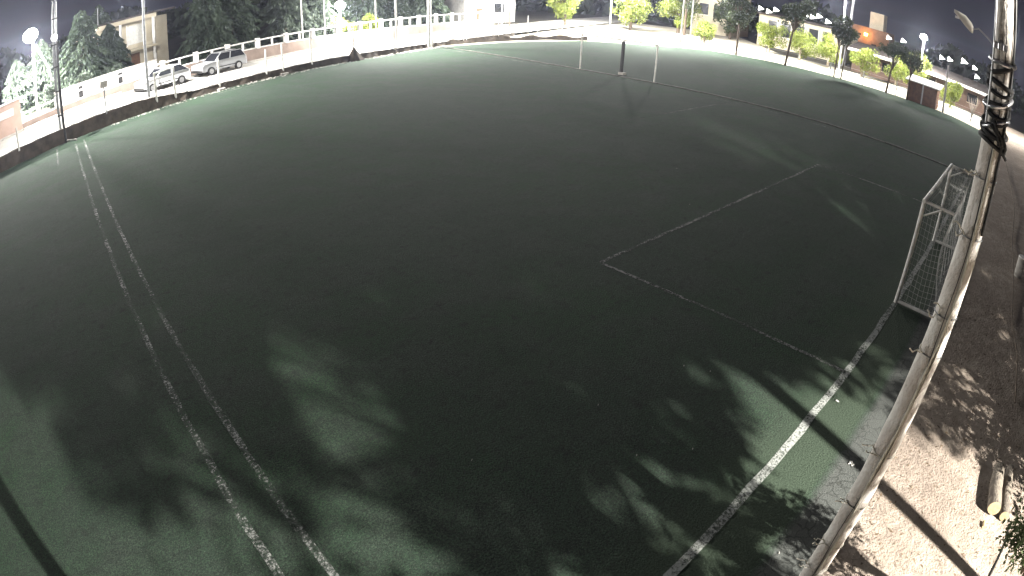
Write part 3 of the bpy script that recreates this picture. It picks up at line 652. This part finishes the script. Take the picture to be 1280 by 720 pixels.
def broadleaf(label, base, z0, h, R, m, n=2600, clear=.35, leaf=.28, name='broadleaf_tree', group=None, bark=None, clumps=26, lean=(0, 0), squash=.8):
    t = thing(name, label, 'tree', (base[0], base[1], z0), 0, group)
    bark = bark or M_BARK; hc = h*clear; zc = hc+(h-hc)*.52; rz_ = (h-hc)*.5
    trunk(t, [(0, 0, -.1), (lean[0]*.4, lean[1]*.4, h*.4), (lean[0], lean[1], h*.78)], [max(.05, R*.07), max(.04, R*.055), .02], bark)
    mb = MB(); P = []; D = []; per = n//clumps
    for i in range(clumps):
        v = rng.normal(0, 1, 3); v /= np.linalg.norm(v); q = rng.random()**.45
        c = np.array([v[0]*R*q*.8, v[1]*R*q*.8, zc+v[2]*rz_*q*.85])+np.array([lean[0], lean[1], 0])
        cr = R*rng.uniform(.22, .42); w = rng.normal(0, 1, (per, 3)); w = unit(w)*(rng.random((per, 1))**.4)*cr; w[:, 2] *= squash
        P.append(c+w); D.append(unit(rng.normal(0, 1, (per, 3))+np.array([0, 0, -.5])))
        if i % 2 == 0: mb.tube([(lean[0]*.6, lean[1]*.6, h*.45), tuple(c*.5+np.array([lean[0]*.3, lean[1]*.3, h*.3])), tuple(c)], [R*.035, R*.025, .008], 5)
    mb.build('limbs', bark, t)
    P = np.concatenate(P); D = np.concatenate(D); Wd = unit(np.cross(D, rng.normal(0, 1, D.shape)))
    cards('crown', P, D, Wd, leaf*rng.uniform(.6, 1.2, len(P)), leaf*.55*rng.uniform(.6, 1.2, len(P)), m, t)
    return t

# conifers behind the railing (s, o, height, radius)
CON = [(6.3, 12.5, 6.6, 2.9, M_CONIF, 'broad dark conifer between the glaring lamp and the cream house'),
       (1.2, 15.5, 4.6, 2.2, M_CONIF2, 'pale low conifer beneath the glaring street lamp'),
       (-3.2, 15, 4.4, 2.4, M_CONIF2, 'light green conifer behind the pale pink wall'),
       (16.6, 10.5, 6.3, 3.0, M_CONIF, 'dark conifer spreading over the parked cars beside the cream house'),
       (20.5, 12.5, 7.2, 3.0, M_CONIF, 'tall dark conifer behind the second parked car'),
       (25.0, 11.0, 6.6, 2.7, M_CONIF2, 'pale blue green conifer behind the white railing'),
       (29.2, 12.0, 7.0, 2.6, M_CONIF2, 'bluish conifer left of the bright lamp'),
       (36.5, 12.5, 6.4, 3.0, M_CONIF, 'dark conifer right of the bright lamp'),
       (41.5, 13.5, 6.6, 3.0, M_CONIF, 'dark conifer behind the corner pole'),
       (48.0, 13.5, 6.2, 3.2, M_CONIF, 'dark rounded conifer before the white house'),
       (3.6, 15.5, 5.4, 2.4, M_CONIF2, 'pale conifer between the glaring lamp and the broad dark conifer'),
       (9.2, 13.6, 5.0, 2.2, M_CONIF, 'low dark conifer in front of the cream house corner'),
       (33.0, 15.0, 6.8, 2.8, M_CONIF, 'dark conifer behind the brightly lit shrubs'),
       (44.8, 16.0, 6.9, 3.0, M_CONIF2, 'greyish conifer between two dark ones behind the railing'),
       (13.0, 25, 7.0, 3.0, M_CONIF, 'conifer standing behind the cream house')]
for s, o, h, R, m_, lab in CON:
    b = ks(s, o); conifer(lab, b, .2, h*1.02, R*1.22, m_, n=8000, leaf=.5)
for s, o, h, R, lab in [(-1, 10.2, 2.2, 1.3, 'round pale shrub behind the pink wall'), (2.8, 9.9, 2.6, 1.2, 'leafy shrub in front of the glaring lamp pole'),
                        (4.9, 10.4, 2.5, 1.3, 'leafy shrub behind the white yard wall'), (8.0, 10.6, 2.3, 1.2, 'low shrub at the end of the white yard wall'),
                        (31.5, 10.5, 2.4, 1.5, 'brightly lit shrub under the lamp behind the railing'), (34.5, 9.8, 2.2, 1.5, 'pale lit shrub right of the lamp behind the railing')]:
    b = ks(s, o); broadleaf(lab, b, .2, h, R, M_CONIF2 if s < 30 else M_LIME, n=1200, clear=.05, leaf=.3, name='shrub', clumps=16)

# far woods that close the horizon
NW = 9000
az = rng.uniform(rad(-8), rad(118), NW); dist = rng.uniform(105, 150, NW); hh = 3.2+1.6*np.sin(az*23)+1.2*np.sin(az*57+1)
P = np.stack([CAM[0]+dist*np.cos(az), CAM[1]+dist*np.sin(az), rng.random(NW)*(hh+2.0)-.3], 1); D = unit(rng.normal(0, 1, (NW, 3))); Wd = unit(np.cross(D, rng.normal(0, 1, (NW, 3))))
o = cards('far_wood', P, D, Wd, rng.uniform(1.5, 3.0, NW), rng.uniform(1, 2, NW), M_DARKLEAF, None, 'stuff'); tag(o, 'far dark wood along the horizon', 'wood')

# the tree behind the camera that throws the leaf shadows over the turf
sh = thing('shade_tree', 'leafy tree in front of the flood lamp throwing shadows on the turf', 'tree', (3.1, -6.0, 0))
trunk(sh, [(0, 0, -.1), (.06, .05, 1.5), (0, 0, 3.4), (-.05, 0, 5.6)], [.16, .13, .09, .03], M_BARK)
P = []; D = []; mb = MB()
LPOS = np.array([FL.x, FL.y, 7.98])
def clump(tx, ty, ztree, n, cr):
    """leaf clump hung on the tree, chosen by the patch of turf (tx, ty) it shades"""
    tgt = np.array([tx, ty, 0.0]); f = (LPOS[2]-ztree)/LPOS[2]; c = LPOS+(tgt-LPOS)*f
    w = unit(rng.normal(0, 1, (n, 3)))*(rng.random((n, 1))**.4)*cr*np.array([1, 1, .75])
    P.append(c+w-np.array([3.1, -6.0, 0])); dd = unit(rng.normal(0, .6, (n, 3))+np.array([0, .2, -.9])); D.append(dd)
    cl = c-np.array([3.1, -6.0, 0])
    if len(P) % 6 == 0: mb.tube([(0, 0, max(2.0, cl[2]-1.2)), tuple(cl*np.array([.55, .55, 1])-np.array([0, 0, .35])), tuple(cl)], [.020, .012, .004], 5)
random.seed(21); rng = np.random.default_rng(21)
for i in range(500):
    u = random.uniform(-.268, .30); y = -11.2+9.3+26*random.random()**1.6; x = 2.9+u*(y+11.2)
    if u > .13 and y < (u-.13)*16-1.0: continue
    if u > .24 and y > 4 and random.random() < .3: continue
    dl = math.hypot(x-2.9, y+11.2); dt = random.uniform(4.3, 6.2); z = 8-dt*8/dl
    clump(x, y, z, 46, .22)
mb.build('limbs', M_BARK, sh)
P = np.concatenate(P); D = np.concatenate(D)
uu = (P[:, 0]+3.1-2.9)/(P[:, 1]-6.0+11.2); keep = (uu < .099) | (uu > .1135); P = P[keep]; D = D[keep]      # thin crown towards the concrete pole
# gaps in the crown, found from the patches of turf that stay lit
WP = P+np.array([3.1, -6.0, 0]); SP = LPOS+(WP-LPOS)*(LPOS[2]/(LPOS[2]-WP[:, 2]))[:, None]
SU = (SP[:, 0]-2.9)/(SP[:, 1]+11.2); SR = np.hypot(SP[:, 0]-2.9, SP[:, 1]+11.2)
drop = np.zeros(len(P), bool)
GAPS = [(430, 520, .036, 1.0, .98), (385, 470, .026, .9, .92), (365, 430, .03, 1.1, .9), (330, 480, .02, .6, .5), (455, 655, .034, .8, .96), (345, 585, .02, .5, .6), (490, 535, .010, .4, .8), (600, 540, .009, .5, .97), (640, 560, .009, .55, .97),
        (690, 600, .010, .6, .98), (745, 625, .012, .5, .98), (860, 462, .014, .55, .92), (830, 590, .008, .4, .8), (875, 610, .010, .4, .85), (250, 460, .022, .8, .55), (200, 400, .022, 1.0, .45), (140, 450, .018, .8, .5), (585, 650, .008, .3, .6), (680, 680, .006, .3, .6), (890, 690, .012, .3, .8)]
for _ in range(40): GAPS.append((random.uniform(80, 480), random.uniform(380, 700), random.uniform(.005, .012), random.uniform(.2, .5), .8))
for gx, gy, gu, gr, pr in GAPS:
    g_ = G(gx, gy); cu = (g_.x-2.9)/(g_.y+11.2); cr = math.hypot(g_.x-2.9, g_.y+11.2)
    drop |= (((SU-cu)/gu)**2+((SR-cr)/gr)**2 < 1.0) & (rng.random(len(P)) < pr)
edge = -.155-.018*np.sin(SR*2.3)-.012*np.sin(SR*5.1+1)-np.clip((SR-14.5)*.055, -.02, .2)
drop |= (SU < edge) & (rng.random(len(P)) < .88)
P = P[~drop]; D = D[~drop]
Wd = unit(np.cross(D, rng.normal(0, 1, D.shape)))
cards('crown', P, D, Wd,   .15*rng.uniform(.6, 1.3, len(P)), .075*rng.uniform(.6, 1.2, len(P)), M_BROAD, sh)

# second tree, unseen at the right, added to shade penalty area and far dirt
s2 = thing('shade_tree', 'unseen spreading tree beside the wooden pole added to shade the goal and the dirt', 'tree', (6.9, -7.6, 0))
trunk(s2, [(0, 0, -.1), (-.05, .05, 1.5), (-.2, .1, 3.4), (-.4, .2, 5.8)], [.17, .14, .10, .03], M_BARK)
P = []; D = []; mb = MB(); OR = np.array([6.9, -7.6, 0])
for i in range(720):
    u = random.uniform(.285, .55) if i < 170 or i >= 560 else random.uniform(.45, 1.05) if i < 320 else random.uniform(1.0, 4.2); ymin = 2.9-(u-.36)*19+random.uniform(-.6, .9)
    y = max(ymin, -7.0)+(24*random.random()**2.0 if i < 560 else 1+32*random.random()) if u < 1.05 else -11.2+(6.5+34*random.random()**1.5)/math.hypot(1, u); x = 2.9+u*(y+11.2)
    dl = math.hypot(x-2.9, y+11.2); dt = random.uniform(4.2, 6.0)*(math.hypot(1, u)*.85 if u < 1.05 else 1.15); z = 8-dt*8/dl
    if z < 1.2 or (.45 < u < 1.05 and random.random() < .70): continue
    f = dt/dl; c = LPOS+(np.array([x, y, 0.0])-LPOS)*f
    w = unit(rng.normal(0, 1, (48, 3)))*(rng.random((48, 1))**.4)*.30*np.array([1, 1, .75]); P.append(c+w-OR); D.append(unit(rng.normal(0, .6, (48, 3))+np.array([0, .2, -.9])))
    cl = c-OR; mb.tube([(-.2, .1, max(2.0, min(5.4, cl[2]-.8))), tuple(cl*np.array([.55, .55, 1])-np.array([0, 0, .35])), tuple(cl)], [.035, .022, .006], 5)
mb.build('limbs', M_BARK, s2); P = np.concatenate(P); D = np.concatenate(D); Wd = unit(np.cross(D, rng.normal(0, 1, D.shape)))
cards('crown', P, D, Wd, .17*rng.uniform(.6, 1.3, len(P)), .085*rng.uniform(.6, 1.2, len(P)), M_BROAD, s2)
# unseen tall shrub on the right, added to shade the dirt
b = (7.75, -6.0)
broadleaf('dense dark shrub out of view beside the logs added to shade the dirt', b, 0, 4.6, 1.45, M_BROAD, n=5200, clear=.08, leaf=.13, name='shade_shrub', clumps=60)
q = G(1300, 640, 2.2)
broadleaf('leafy sapling reaching over the bright dirt near the logs', (q.x+.25, q.y-.75), 0, 3.0, .62, M_BROAD, n=2600, clear=.45, leaf=.07, name='sapling', clumps=34, lean=(-.22, .62))
broadleaf('dark leafy tree standing behind the pale drum', (24.5, -5.2), 0, 8.5, 2.6, M_DARKLEAF, n=3600, clear=.18, leaf=.3)
broadleaf('leaning dark tree by the hose on the dark dirt', (14.2, -5.6), 0, 7.5, 2.2, M_DARKLEAF, n=3600, clear=.30, leaf=.25)

# ================================================================== RIGHT AND FAR SIDE
# wire fence along the far field
fe = thing('wire_fence', 'low wire fence along the bright sandy path behind the far field', 'fence', (55.8, 0, 0))
ys = [-1.5, 2.0, 5.0, 9.8, 13.2, 16.6, 20.0, 23.4]
for y in ys: MB().tube([(-.6 if y < 1 else 0, y, -.1), (-.6 if y < 1 else 0, y, 1.25)], .045, 6).build('post', M_GREYMET, fe)
for z in (.45, .85, 1.2): MB().tube([(-.6 if y < 1 else 0, y, z) for y in ys], .014, 5).build('wire', M_GREYMET, fe)
# shed
q = G(1166, 137); q2 = G(1137, 124)
sd = thing('shed', 'small brown shed with a white sloping roof at the edge of the far field', 'shed', (55.2, 7.1, 0))
box('wall', M_BROWN, sd, 0, 2.2, -1.45, 1.45, -.05, 1.75, .02)
for k in range(9): box('board', M_BROWN, sd, -.03, -.002, -1.43+k*.32, -1.43+k*.32+.30, .0, 1.72)
box('post', M_CONC, sd, -.09, -.035, -.09, .05, 0, 1.76)
MB().prism([(-.5, 1.80), (2.6, 2.15), (2.6, 2.24), (-.5, 1.89)], 'y', -1.75, 1.75).build('roof', M_WHITE, sd)
# poles on the right
q = G(1178, 141); t = pole('short_pole', 'short pale concrete pole beside the shed at the far field', (q.x, q.y), -.1, topz(q, 1187, 82), .11, .09, M_CONC)
q = G(1228, 166); 
yq, zq = onx(1058, 48, 72); t = pole('high_pole', 'tall grey pole rising above the roofs into the night sky', (72, yq), 0, 9.5, .22, .15, M_GREYMET, (0, -.6))
t = pole('twin_mast', 'slim pale mast next to the double headed lamp post', (55.3, 31.9), -.1, 7.5, .08, .06, M_POSTW)
# dark pines near the far fence
def pine(label, px, py, h, R, m, crown_from, lean=(0, 0), n=1700, leaf=.34):
    q = G(px, py); return broadleaf(label, (q.x, q.y), 0, h, R, m, n=n, clear=crown_from, leaf=leaf, name='pine_tree', lean=lean, clumps=24)
pine('dark pine with a thick crown beside the pale building', 920, 68, 7.2, 1.9, M_DARKLEAF, .38, n=2400)
pine('dark pine with a leaning trunk at the field edge', 981, 82, 7.4, 1.9, M_DARKLEAF, .42, (.1, -.8))
pine('slim pine of a pair with thin trunks by the path', 1042, 96, 6.0, 1.2, M_DARKLEAF, .5, (0, -.3), 1000)
pine('second slim pine of the pair with thin trunks by the path', 1051, 98, 5.8, 1.1, M_DARKLEAF, .5, (0, -.3), 1000)
pine('slender dark pine between the path and the shed', 1107, 116, 4.9, 1.5, M_DARKLEAF, .62, (0, -.5), 1000)
pine('slender dark pine directly beside the shed', 1133, 125, 4.6, 1.3, M_DARKLEAF, .60, (0, -.1), 900)
# lit lime green trees beyond the path
LIM = [(1120, 66, 100, 3.4, 1.3, 'lime green lit tree left of the shed roof'), (1146, 64, 98, 3.9, 1.5, 'tall lime green lit tree behind the shed'),
       (1190, 63, 112, 2.8, 1.2, 'small lime green lit tree right of the short pole'), (1078, 64, 86, 3.4, 1.5, 'lime green lit tree behind the pair of slim pines'),
       (1035, 64, 78, 3.3, 1.5, 'lime green lit tree before the roofs with floodlights'), (1000, 64, 68, 3.3, 1.4, 'lime green lit tree behind the leaning pine'),
       (962, 65, 55, 3.4, 1.4, 'lime green lit tree under the row of floodlights'), (880, 62, 50, 2.6, 1.3, 'yellow green lit bush on the sandy ground')]
for px, X, py, h, R, lab in LIM:
    y_, z_ = onx(px, py, X); broadleaf(lab, (X, y_), 0, h*1.05, R*1.5, M_LIME, n=3000, clear=.10, clumps=15, squash=1.0, leaf=.24, name='lime_tree', bark=M_PALEBARK)
y_, z_ = onx(1217, 128, 61); t = thing('bare_shrub', 'bare pale twiggy shrub at the end of the path', 'shrub', (61, y_, 0)); mb = MB()
for i in range(40):
    a = random.random()*6.28; s_ = random.uniform(.4, 1.0); mb.tube([(0, 0, 0), (.3*s_*math.cos(a), .3*s_*math.sin(a), 1.0*s_), (.9*s_*math.cos(a), .9*s_*math.sin(a), 2.2*s_)], [.04, .025, .006], 4)
mb.build('twigs', M_GREY, t)
# long low building with pale eaves and roof floodlights
y1, z1 = onx(1232, 120, 68); y0, z0_ = onx(1066, 57, 68); ze = (z1+z0_)/2
lb = thing('long_building', 'long low dark building with a pale lit eave along the path', 'building', (68, 0, 0))
box('wall', M_BRICKD, lb, .4, 8, y1, y0, -.05, ze-.2)
MB().prism([(-.5, ze-.18), (8.2, ze-.18), (8.2, ze), (4, ze+.75), (-.5, ze)], 'y', y1-.5, y0+.5).build('roof', M_ROOFD, lb)
box('eave', M_WHITE, lb, -.62, -.505, y1-.55, y0+.55, ze-.28, ze+.02)
yy = y1+1.0
while yy < y0-2:
    w = box('window', M_GLASS, lb, .34, .395, yy, yy+1.3, .9, ze-.7); box('frame', M_CREAM, w, .30, .338, yy-.06, yy, .85, ze-.65); box('sill', M_CREAM, w, .28, .338, yy-.05, yy+1.35, .80, .848)
    yy += 2.7
FLOOD = emat('flood_glow', (1, .97, .88), 14)
def roof_flood(px, py, X, label, size=.55, power=0):
    y_, z_ = onx(px, py, X); t = thing('roof_floodlight', label, 'floodlight', (X, y_, z_), 0, 'floodlights of the '+('long' if X == 70 else 'cream')+' building')
    mb = MB(); s = size
    mb.add([(-.1, -.6*s, 0), (-.1, .5*s, .55*s), (-.1, .6*s, -.35*s), (.35, 0, .05)], [(0, 1, 3), (1, 2, 3), (2, 0, 3)]); mb.build('housing', M_GREYMET, t)
    mb = MB(); mb.add([(-.12, -.55*s, 0), (-.12, .46*s, .5*s), (-.12, .55*s, -.31*s)], [(0, 2, 1)]); mb.build('lens', FLOOD, t, recalc=False)
    MB().tube([(.1, 0, 0), (.25, 0, -z_+ze if z_ > ze else -.8)], .04, 6).build('bracket', M_DARKMET, t)
    if power: point(t, (-.4, 0, 0), power, (1, .97, .9), .2)
for px, py in [(1112, 48), (1130, 52), (1178, 73), (1188, 75), (1206, 78), (1219, 86), (1222, 97)]:
    roof_flood(px, py, 70, 'lit triangular floodlight above the long low building', .62 if px != 1206 else .8)
pb_y0, pb_z = onx(950, 12, 74); pb_y1, _ = onx(1052, 46, 74)
pb = thing('cream_building', 'cream building with a flat roof and a row of floodlights', 'building', (74, 0, 0))
zt = onx(1000, 27, 74)[1]
box('wall', M_CREAM, pb, 0, 8, pb_y1, pb_y0, -.05, zt); box('roof', M_ROOFD, pb, -.4, 8.3, pb_y1-.3, pb_y0+.3, zt+.003, zt+.25)
for k in range(5):
    a = pb_y1+1.2+k*(pb_y0-pb_y1-2)/5; w = box('window', M_GLASS, pb, -.06, -.004, a, a+1.3, 1.6, zt-.6); box('frame', M_WHITE, w, -.09, -.062, a-.08, a, 1.55, zt-.55); box('sill', M_WHITE, w, -.12, -.062, a-.1, a+1.4, 1.48, 1.55)
for px, py in [(952, 11), (962, 15), (971, 13), (1008, 20), (1017, 22), (1025, 21), (1036, 28)]:
    roof_flood(px, py, 74.5, 'lit triangular floodlight on the roof of the cream building', .75)
# tower with orange lamp
ty0, _ = onx(1087, 30, 92); ty1, _ = onx(1104, 36, 92); tz = onx(1095, 16, 92)[1]
tw = thing('orange_tower', 'square brown tower lit orange by a wall lamp', 'building', (92, (ty0+ty1)/2, 0)); hw = abs(ty0-ty1)/2
box('shaft', M_CREAM, tw, 0, 2.4, -hw, hw, 0, tz); box('wing', M_ORANGE, tw, -.6, 3.5, -hw-1.2, hw+2.6, 0, tz-2.6); box('window', M_GLASS, tw, -.64, -.602, -.4, .4, 2, 3)
y_, z_ = onx(1082, 43, 91); t = thing('wall_lamp', 'orange wall lamp glowing on the brown tower', 'lamp', (91.2, y_, z_))
MB().tube([(0, 0, -.2), (0, 0, .2)], [.28, .3], 10).build('shade', LENS_W, t); MB().tube([(0, 0, .2), (.3, 0, .3)], .06, 6).build('bracket', M_DARKMET, t); point(t, (-.5, 0, 0), 160, (1, .42, .08), .2)
# pale building and white house at the far centre
y0, z0_ = onx(866, 5, 78); y1, z1 = onx(910, 20, 78)
bb = thing('pale_building', 'pale block with a dark window behind the far field lamps', 'building', (78, 0, 0))
box('wall', M_CREAM, bb, 0, 7, y1, y0, -.05, 7.2); box('roof', M_ROOFD, bb, -.3, 7.3, y1-.3, y0+.3, 7.203, 7.4)
for a in (.15, .55): w = box('window', M_GLASS, bb, -.06, -.004, y1+(y0-y1)*a, y1+(y0-y1)*(a+.25), 2.6, 4.2); box('sill', M_WHITE, bb, -.12, -.062, y1+(y0-y1)*a-.1, y1+(y0-y1)*(a+.25)+.1, 2.5, 2.595)
wh = thing('white_house', 'white gabled house with a dark window where the street bends', 'house', (50.5, 60.5, 0), KA-.35)
box('wall', M_WHITE, wh, -4, 4, -3, 3, -.05, 3.2); MB().prism([(-4.5, 3.21), (4.5, 3.21), (0, 4.9)], 'y', -3.4, 3.4).build('roof', M_WHITE, wh)
w = box('window', M_GLASS, wh, .6, 2.2, -3.06, -3.004, 1.5, 2.6); box('sill', M_CONC, w, .5, 2.3, -3.12, -3.062, 1.4, 1.497); box('door', M_BROWN, wh, -2.2, -1.3, -3.05, -3.004, 0, 2.1)
t = thing('cross_pole', 'dark utility pole with a cross arm in front of the white house', 'pole', (49.0, 52.5, 0))
MB().tube([(0, 0, -.1), (0, 0, 8)], [.1, .07], 8).build('shaft', M_BARK, t); box('cross_arm', M_BARK, t, -.9, .9, -.05, .05, 4.4, 4.5)
for (x, y, h, R, lab) in [(57, 51, 5.6, 2.6, 'pale lime tree lit beside the white house'), (64, 46, 5.0, 2.8, 'wide lime green tree lit behind the street bend'), (69, 42, 5.4, 3.0, 'spreading lit green tree behind the sandy ground'), (74, 37, 5.6, 2.6, 'round lit green tree near the lamp post')]:
    broadleaf(lab, (x, y), 0, h, R, M_LIME if x < 70 else M_BROAD, n=4200, clear=.12, leaf=.36, clumps=44)
pine('dark tree behind the twin pale poles', 855, 44, 8.0, 2.6, M_BROAD, .35, n=2200)
t = thing('low_barrier', 'low dark barrier bar across the bright street end', 'barrier', (47.2, 46.0, 0), -.35)
MB().tube([(-3.2, 0, .75), (3.2, 0, .75)], .06, 6).build('bar', M_DARKMET, t)
for x in (-3, 0, 3): MB().tube([(x, 0, -.05), (x, 0, .8)], .05, 6).build('leg', M_POSTW, t)
# dark hedge bank behind the far corner
mb = MB(); 
hp = [(31.5, 41.4), (35, 41.6), (39, 41.3), (43, 40.4), (46.5, 38.2)]
for i in range(len(hp)-1):
    for k in range(8):
        f0, f1 = k/8, (k+1)/8; a = Vector(hp[i]).lerp(Vector(hp[i+1]), f0); b_ = Vector(hp[i]).lerp(Vector(hp[i+1]), f1); h0 = .34+.12*math.sin(i*8+k); h1 = .34+.12*math.sin(i*8+k+1)
        mb.add([(a.x, a.y, -.05), (b_.x, b_.y, -.05), (b_.x+.1, b_.y+.25, h1), (a.x+.1, a.y+.25, h0), (a.x+.2, a.y+.9, -.05), (b_.x+.2, b_.y+.9, -.05)], [(0, 1, 2, 3), (3, 2, 5, 4)])
o = mb.build('rear_bank', M_BANK); o['kind'] = 'structure'

# ------------------------------------------------------------------ cream house on the left street
hs = kth('cream_house', 'two storey cream house with a balcony and columns behind the conifers', 'house', 9.0, 16, 0)
box('wall', M_CREAM, hs, 0, 7, 0, 6, .0, 5.0); box('roof', M_ROOFD, hs, -.4, 7.4, -.9, 6.3, 5.35, 5.5); box('cornice', M_CREAM, hs, -.3, 5.5, -.85, .0, 5.0, 5.345)
box('balcony', M_CREAM, hs, -.2, 5.5, -1.0, -.003, 2.55, 2.75)
for x in (2.0, 5.2): MB().tube([(x, -.8, 0), (x, -.8, 5.0)], .13, 10).build('column', M_WHITE, hs)
for x, w_ in ((.7, .9), (3.0, 1.5)):
    w = box('window', M_CURT, hs, x, x+w_, -.05, -.003, 3.1, 4.7); box('frame', M_WHITE, w, x-.1, x-.002, -.08, -.004, 3.0, 4.8); box('frame', M_WHITE, w, x+w_+.002, x+w_+.1, -.08, -.004, 3.0, 4.8); box('frame', M_WHITE, w, x+w_*.5-.03, x+w_*.5+.03, -.085, -.052, 3.1, 4.7)
box('door', M_BROWN, hs, 3.2, 4.1, -.05, -.003, .3, 2.3); box('window', M_GLASS, hs, .8, 1.9, -.05, -.003, 1.0, 2.1)
box('mast', M_GREYMET, hs, 1.0, 1.06, 2, 2.06, 5.5, 7.0)

# ------------------------------------------------------------------ parked cars
def car(label, s, o, rz, L, Wd, H, paint, suv=False):
    t = thing('parked_car', label, 'car', ks(s, o, zr(s)), KA+rz)
    hL = L/2; wr = .29
    # body: side profile lofted over width with a narrower roof line
    low = [(-hL, .32), (-hL+.03, .62), (-hL+.12, .78), (-hL*.42, .88), (hL*.97, .90), (hL, .62), (hL-.02, .30)]
    mb = MB(); n = len(low); ring = []
    for (y, k) in ((-Wd/2, .0), (-Wd/2-.0, .0), (Wd/2, 0)): pass
    secs = [(-Wd/2+.07, .96), (-Wd/2, 1.0), (Wd/2, 1.0), (Wd/2-.07, .96)]
    vs = []
    for (y, f) in secs: vs += [(p[0]*f, y, .30+(p[1]-.30)*(1.0 if f == 1 else 1.02)) for p in low]
    fs = [(i*n+k, i*n+(k+1) % n, (i+1)*n+(k+1) % n, (i+1)*n+k) for i in range(3) for k in range(n)]+[tuple(range(n)), tuple(range(4*n-1, 3*n-1, -1))]
    mb.add(vs, fs); body = mb.build('body', paint, t, .015)
    r0, r1, r2, r3 = (-hL*.45, -hL*.12, hL*.80 if suv else hL*.62, hL*.96)
    cab = [(r0, .87), (r1, H), (r2, H*.99), (r3, .89)]
    vs = []
    for y in (-Wd/2+.03, Wd/2-.03): 
        vs += [(p[0], y*(1 if j in (0, 3) else .83), p[1]) for j, p in enumerate(cab)]
    mb = MB(); mb.add(vs, [(0, 1, 2, 3), (7, 6, 5, 4), (0, 4, 5, 1), (1, 5, 6, 2), (2, 6, 7, 3)]); mb.build('cabin', paint, t, .012)
    def lerp(a, b, f): return tuple(a[i]+(b[i]-a[i])*f for i in range(3))
    def quad(name, a, b, c, d, m, off, inset=.10):
        cen = tuple((a[i]+b[i]+c[i]+d[i])/4 for i in range(3)); q = [lerp(p, cen, inset) for p in (a, b, c, d)]; nrm = (Vector(b)-Vector(a)).cross(Vector(d)-Vector(a)).normalized()
        if nrm.dot(Vector(cen)-Vector((.2, 0, .9))) < 0: nrm = -nrm
        q = [tuple(Vector(p)+nrm*off) for p in q]; q2 = [tuple(Vector(p)-nrm*.02) for p in q]
        mq = MB(); mq.add(q+q2, [(0, 1, 2, 3), (0, 4, 5, 1), (1, 5, 6, 2), (2, 6, 7, 3), (3, 7, 4, 0)]); return mq.build(name, m, t)
    for k in (0, 4):
        a, b, c, d = vs[k:k+4]; mt, mb2 = lerp(b, c, .48), lerp(a, d, .48)
        quad('side_window', a, b, mt, mb2, M_GLASS, .012); quad('side_window', mb2, mt, c, d, M_GLASS, .012)
    quad('windscreen', vs[0], vs[4], vs[5], vs[1], M_GLASS, .012); quad('rear_window', vs[2], vs[6], vs[7], vs[3], M_GLASS, .012)
    for sx in (-hL*.62, hL*.60):
        for sy in (-1, 1):
            w = MB().tube([(sx, sy*(Wd/2-.16), wr), (sx, sy*(Wd/2+.012), wr)], wr, 18).build('wheel', M_RUBBER, t)
            MB().tube([(sx, sy*(Wd/2+.014), wr), (sx, sy*(Wd/2+.024), wr)], wr*.62, 12).build('rim', M_METCLAMP, w)
    for sy in (-1, 1):
        box('headlight', M_LENS, t, -hL-.012, -hL+.06, sy*Wd*.36-.13, sy*Wd*.36+.13, .60, .74, .01); box('tail_light', M_RED, t, hL-.06, hL+.012, sy*Wd*.42-.08, sy*Wd*.42+.08, .58, .82, .01)
        box('mirror', paint, t, r0+.05, r0+.17, sy*(Wd/2+.07)-.07, sy*(Wd/2+.07)+.07, .86, .97, .015)
    box('bumper', M_DARKMET, t, -hL-.05, -hL+.05, -Wd*.46, Wd*.46, .28, .44, .015); box('bumper', M_DARKMET, t, hL-.05, hL+.05, -Wd*.46, Wd*.46, .28, .44, .015)
    box('trim', M_DARKMET, t, -hL*.4, hL*.45, -Wd/2-.012, -Wd/2+.01, .42, .48)
    if suv:
        for sy in (-1, 1): MB().tube([(r1+.1, sy*Wd*.36, H+.02), (r2-.1, sy*Wd*.36, H+.02)], .022, 6).build('roof_rail', M_DARKMET, t)
    return t
car('white hatchback parked behind the square gate frame', 9.2, 4.9, 0, 3.6, 1.5, 1.34, M_CARW)
car('silver estate car with roof rails parked below the railing', 13.9, 5.0, 0, 3.75, 1.52, 1.36, M_CARS, True)

# ------------------------------------------------------------------ added faint haze volume, stands in for lens glare round the lamps
hm = bpy.data.materials.new('glare_haze'); hm.use_nodes = True; ht = hm.node_tree; ht.nodes.clear()
ho = ht.nodes.new('ShaderNodeOutputMaterial'); hv = ht.nodes.new('ShaderNodeVolumePrincipled')
hv.inputs['Color'].default_value = (.72, .77, 1, 1); hv.inputs['Density'].default_value = .00062; hv.inputs['Anisotropy'].default_value = .80
ht.links.new(hv.outputs[0], ho.inputs['Volume'])
hz = MB().box(-405, 505, -305, 505, -1.2, 16.0).build('haze', hm); hz['kind'] = 'stuff'; tag(hz, 'thin added haze standing in for lens glare around the lamps', 'haze')
S.cycles.volume_bounces = 0; S.cycles.volume_step_rate = 4; S.cycles.volume_max_steps = 64
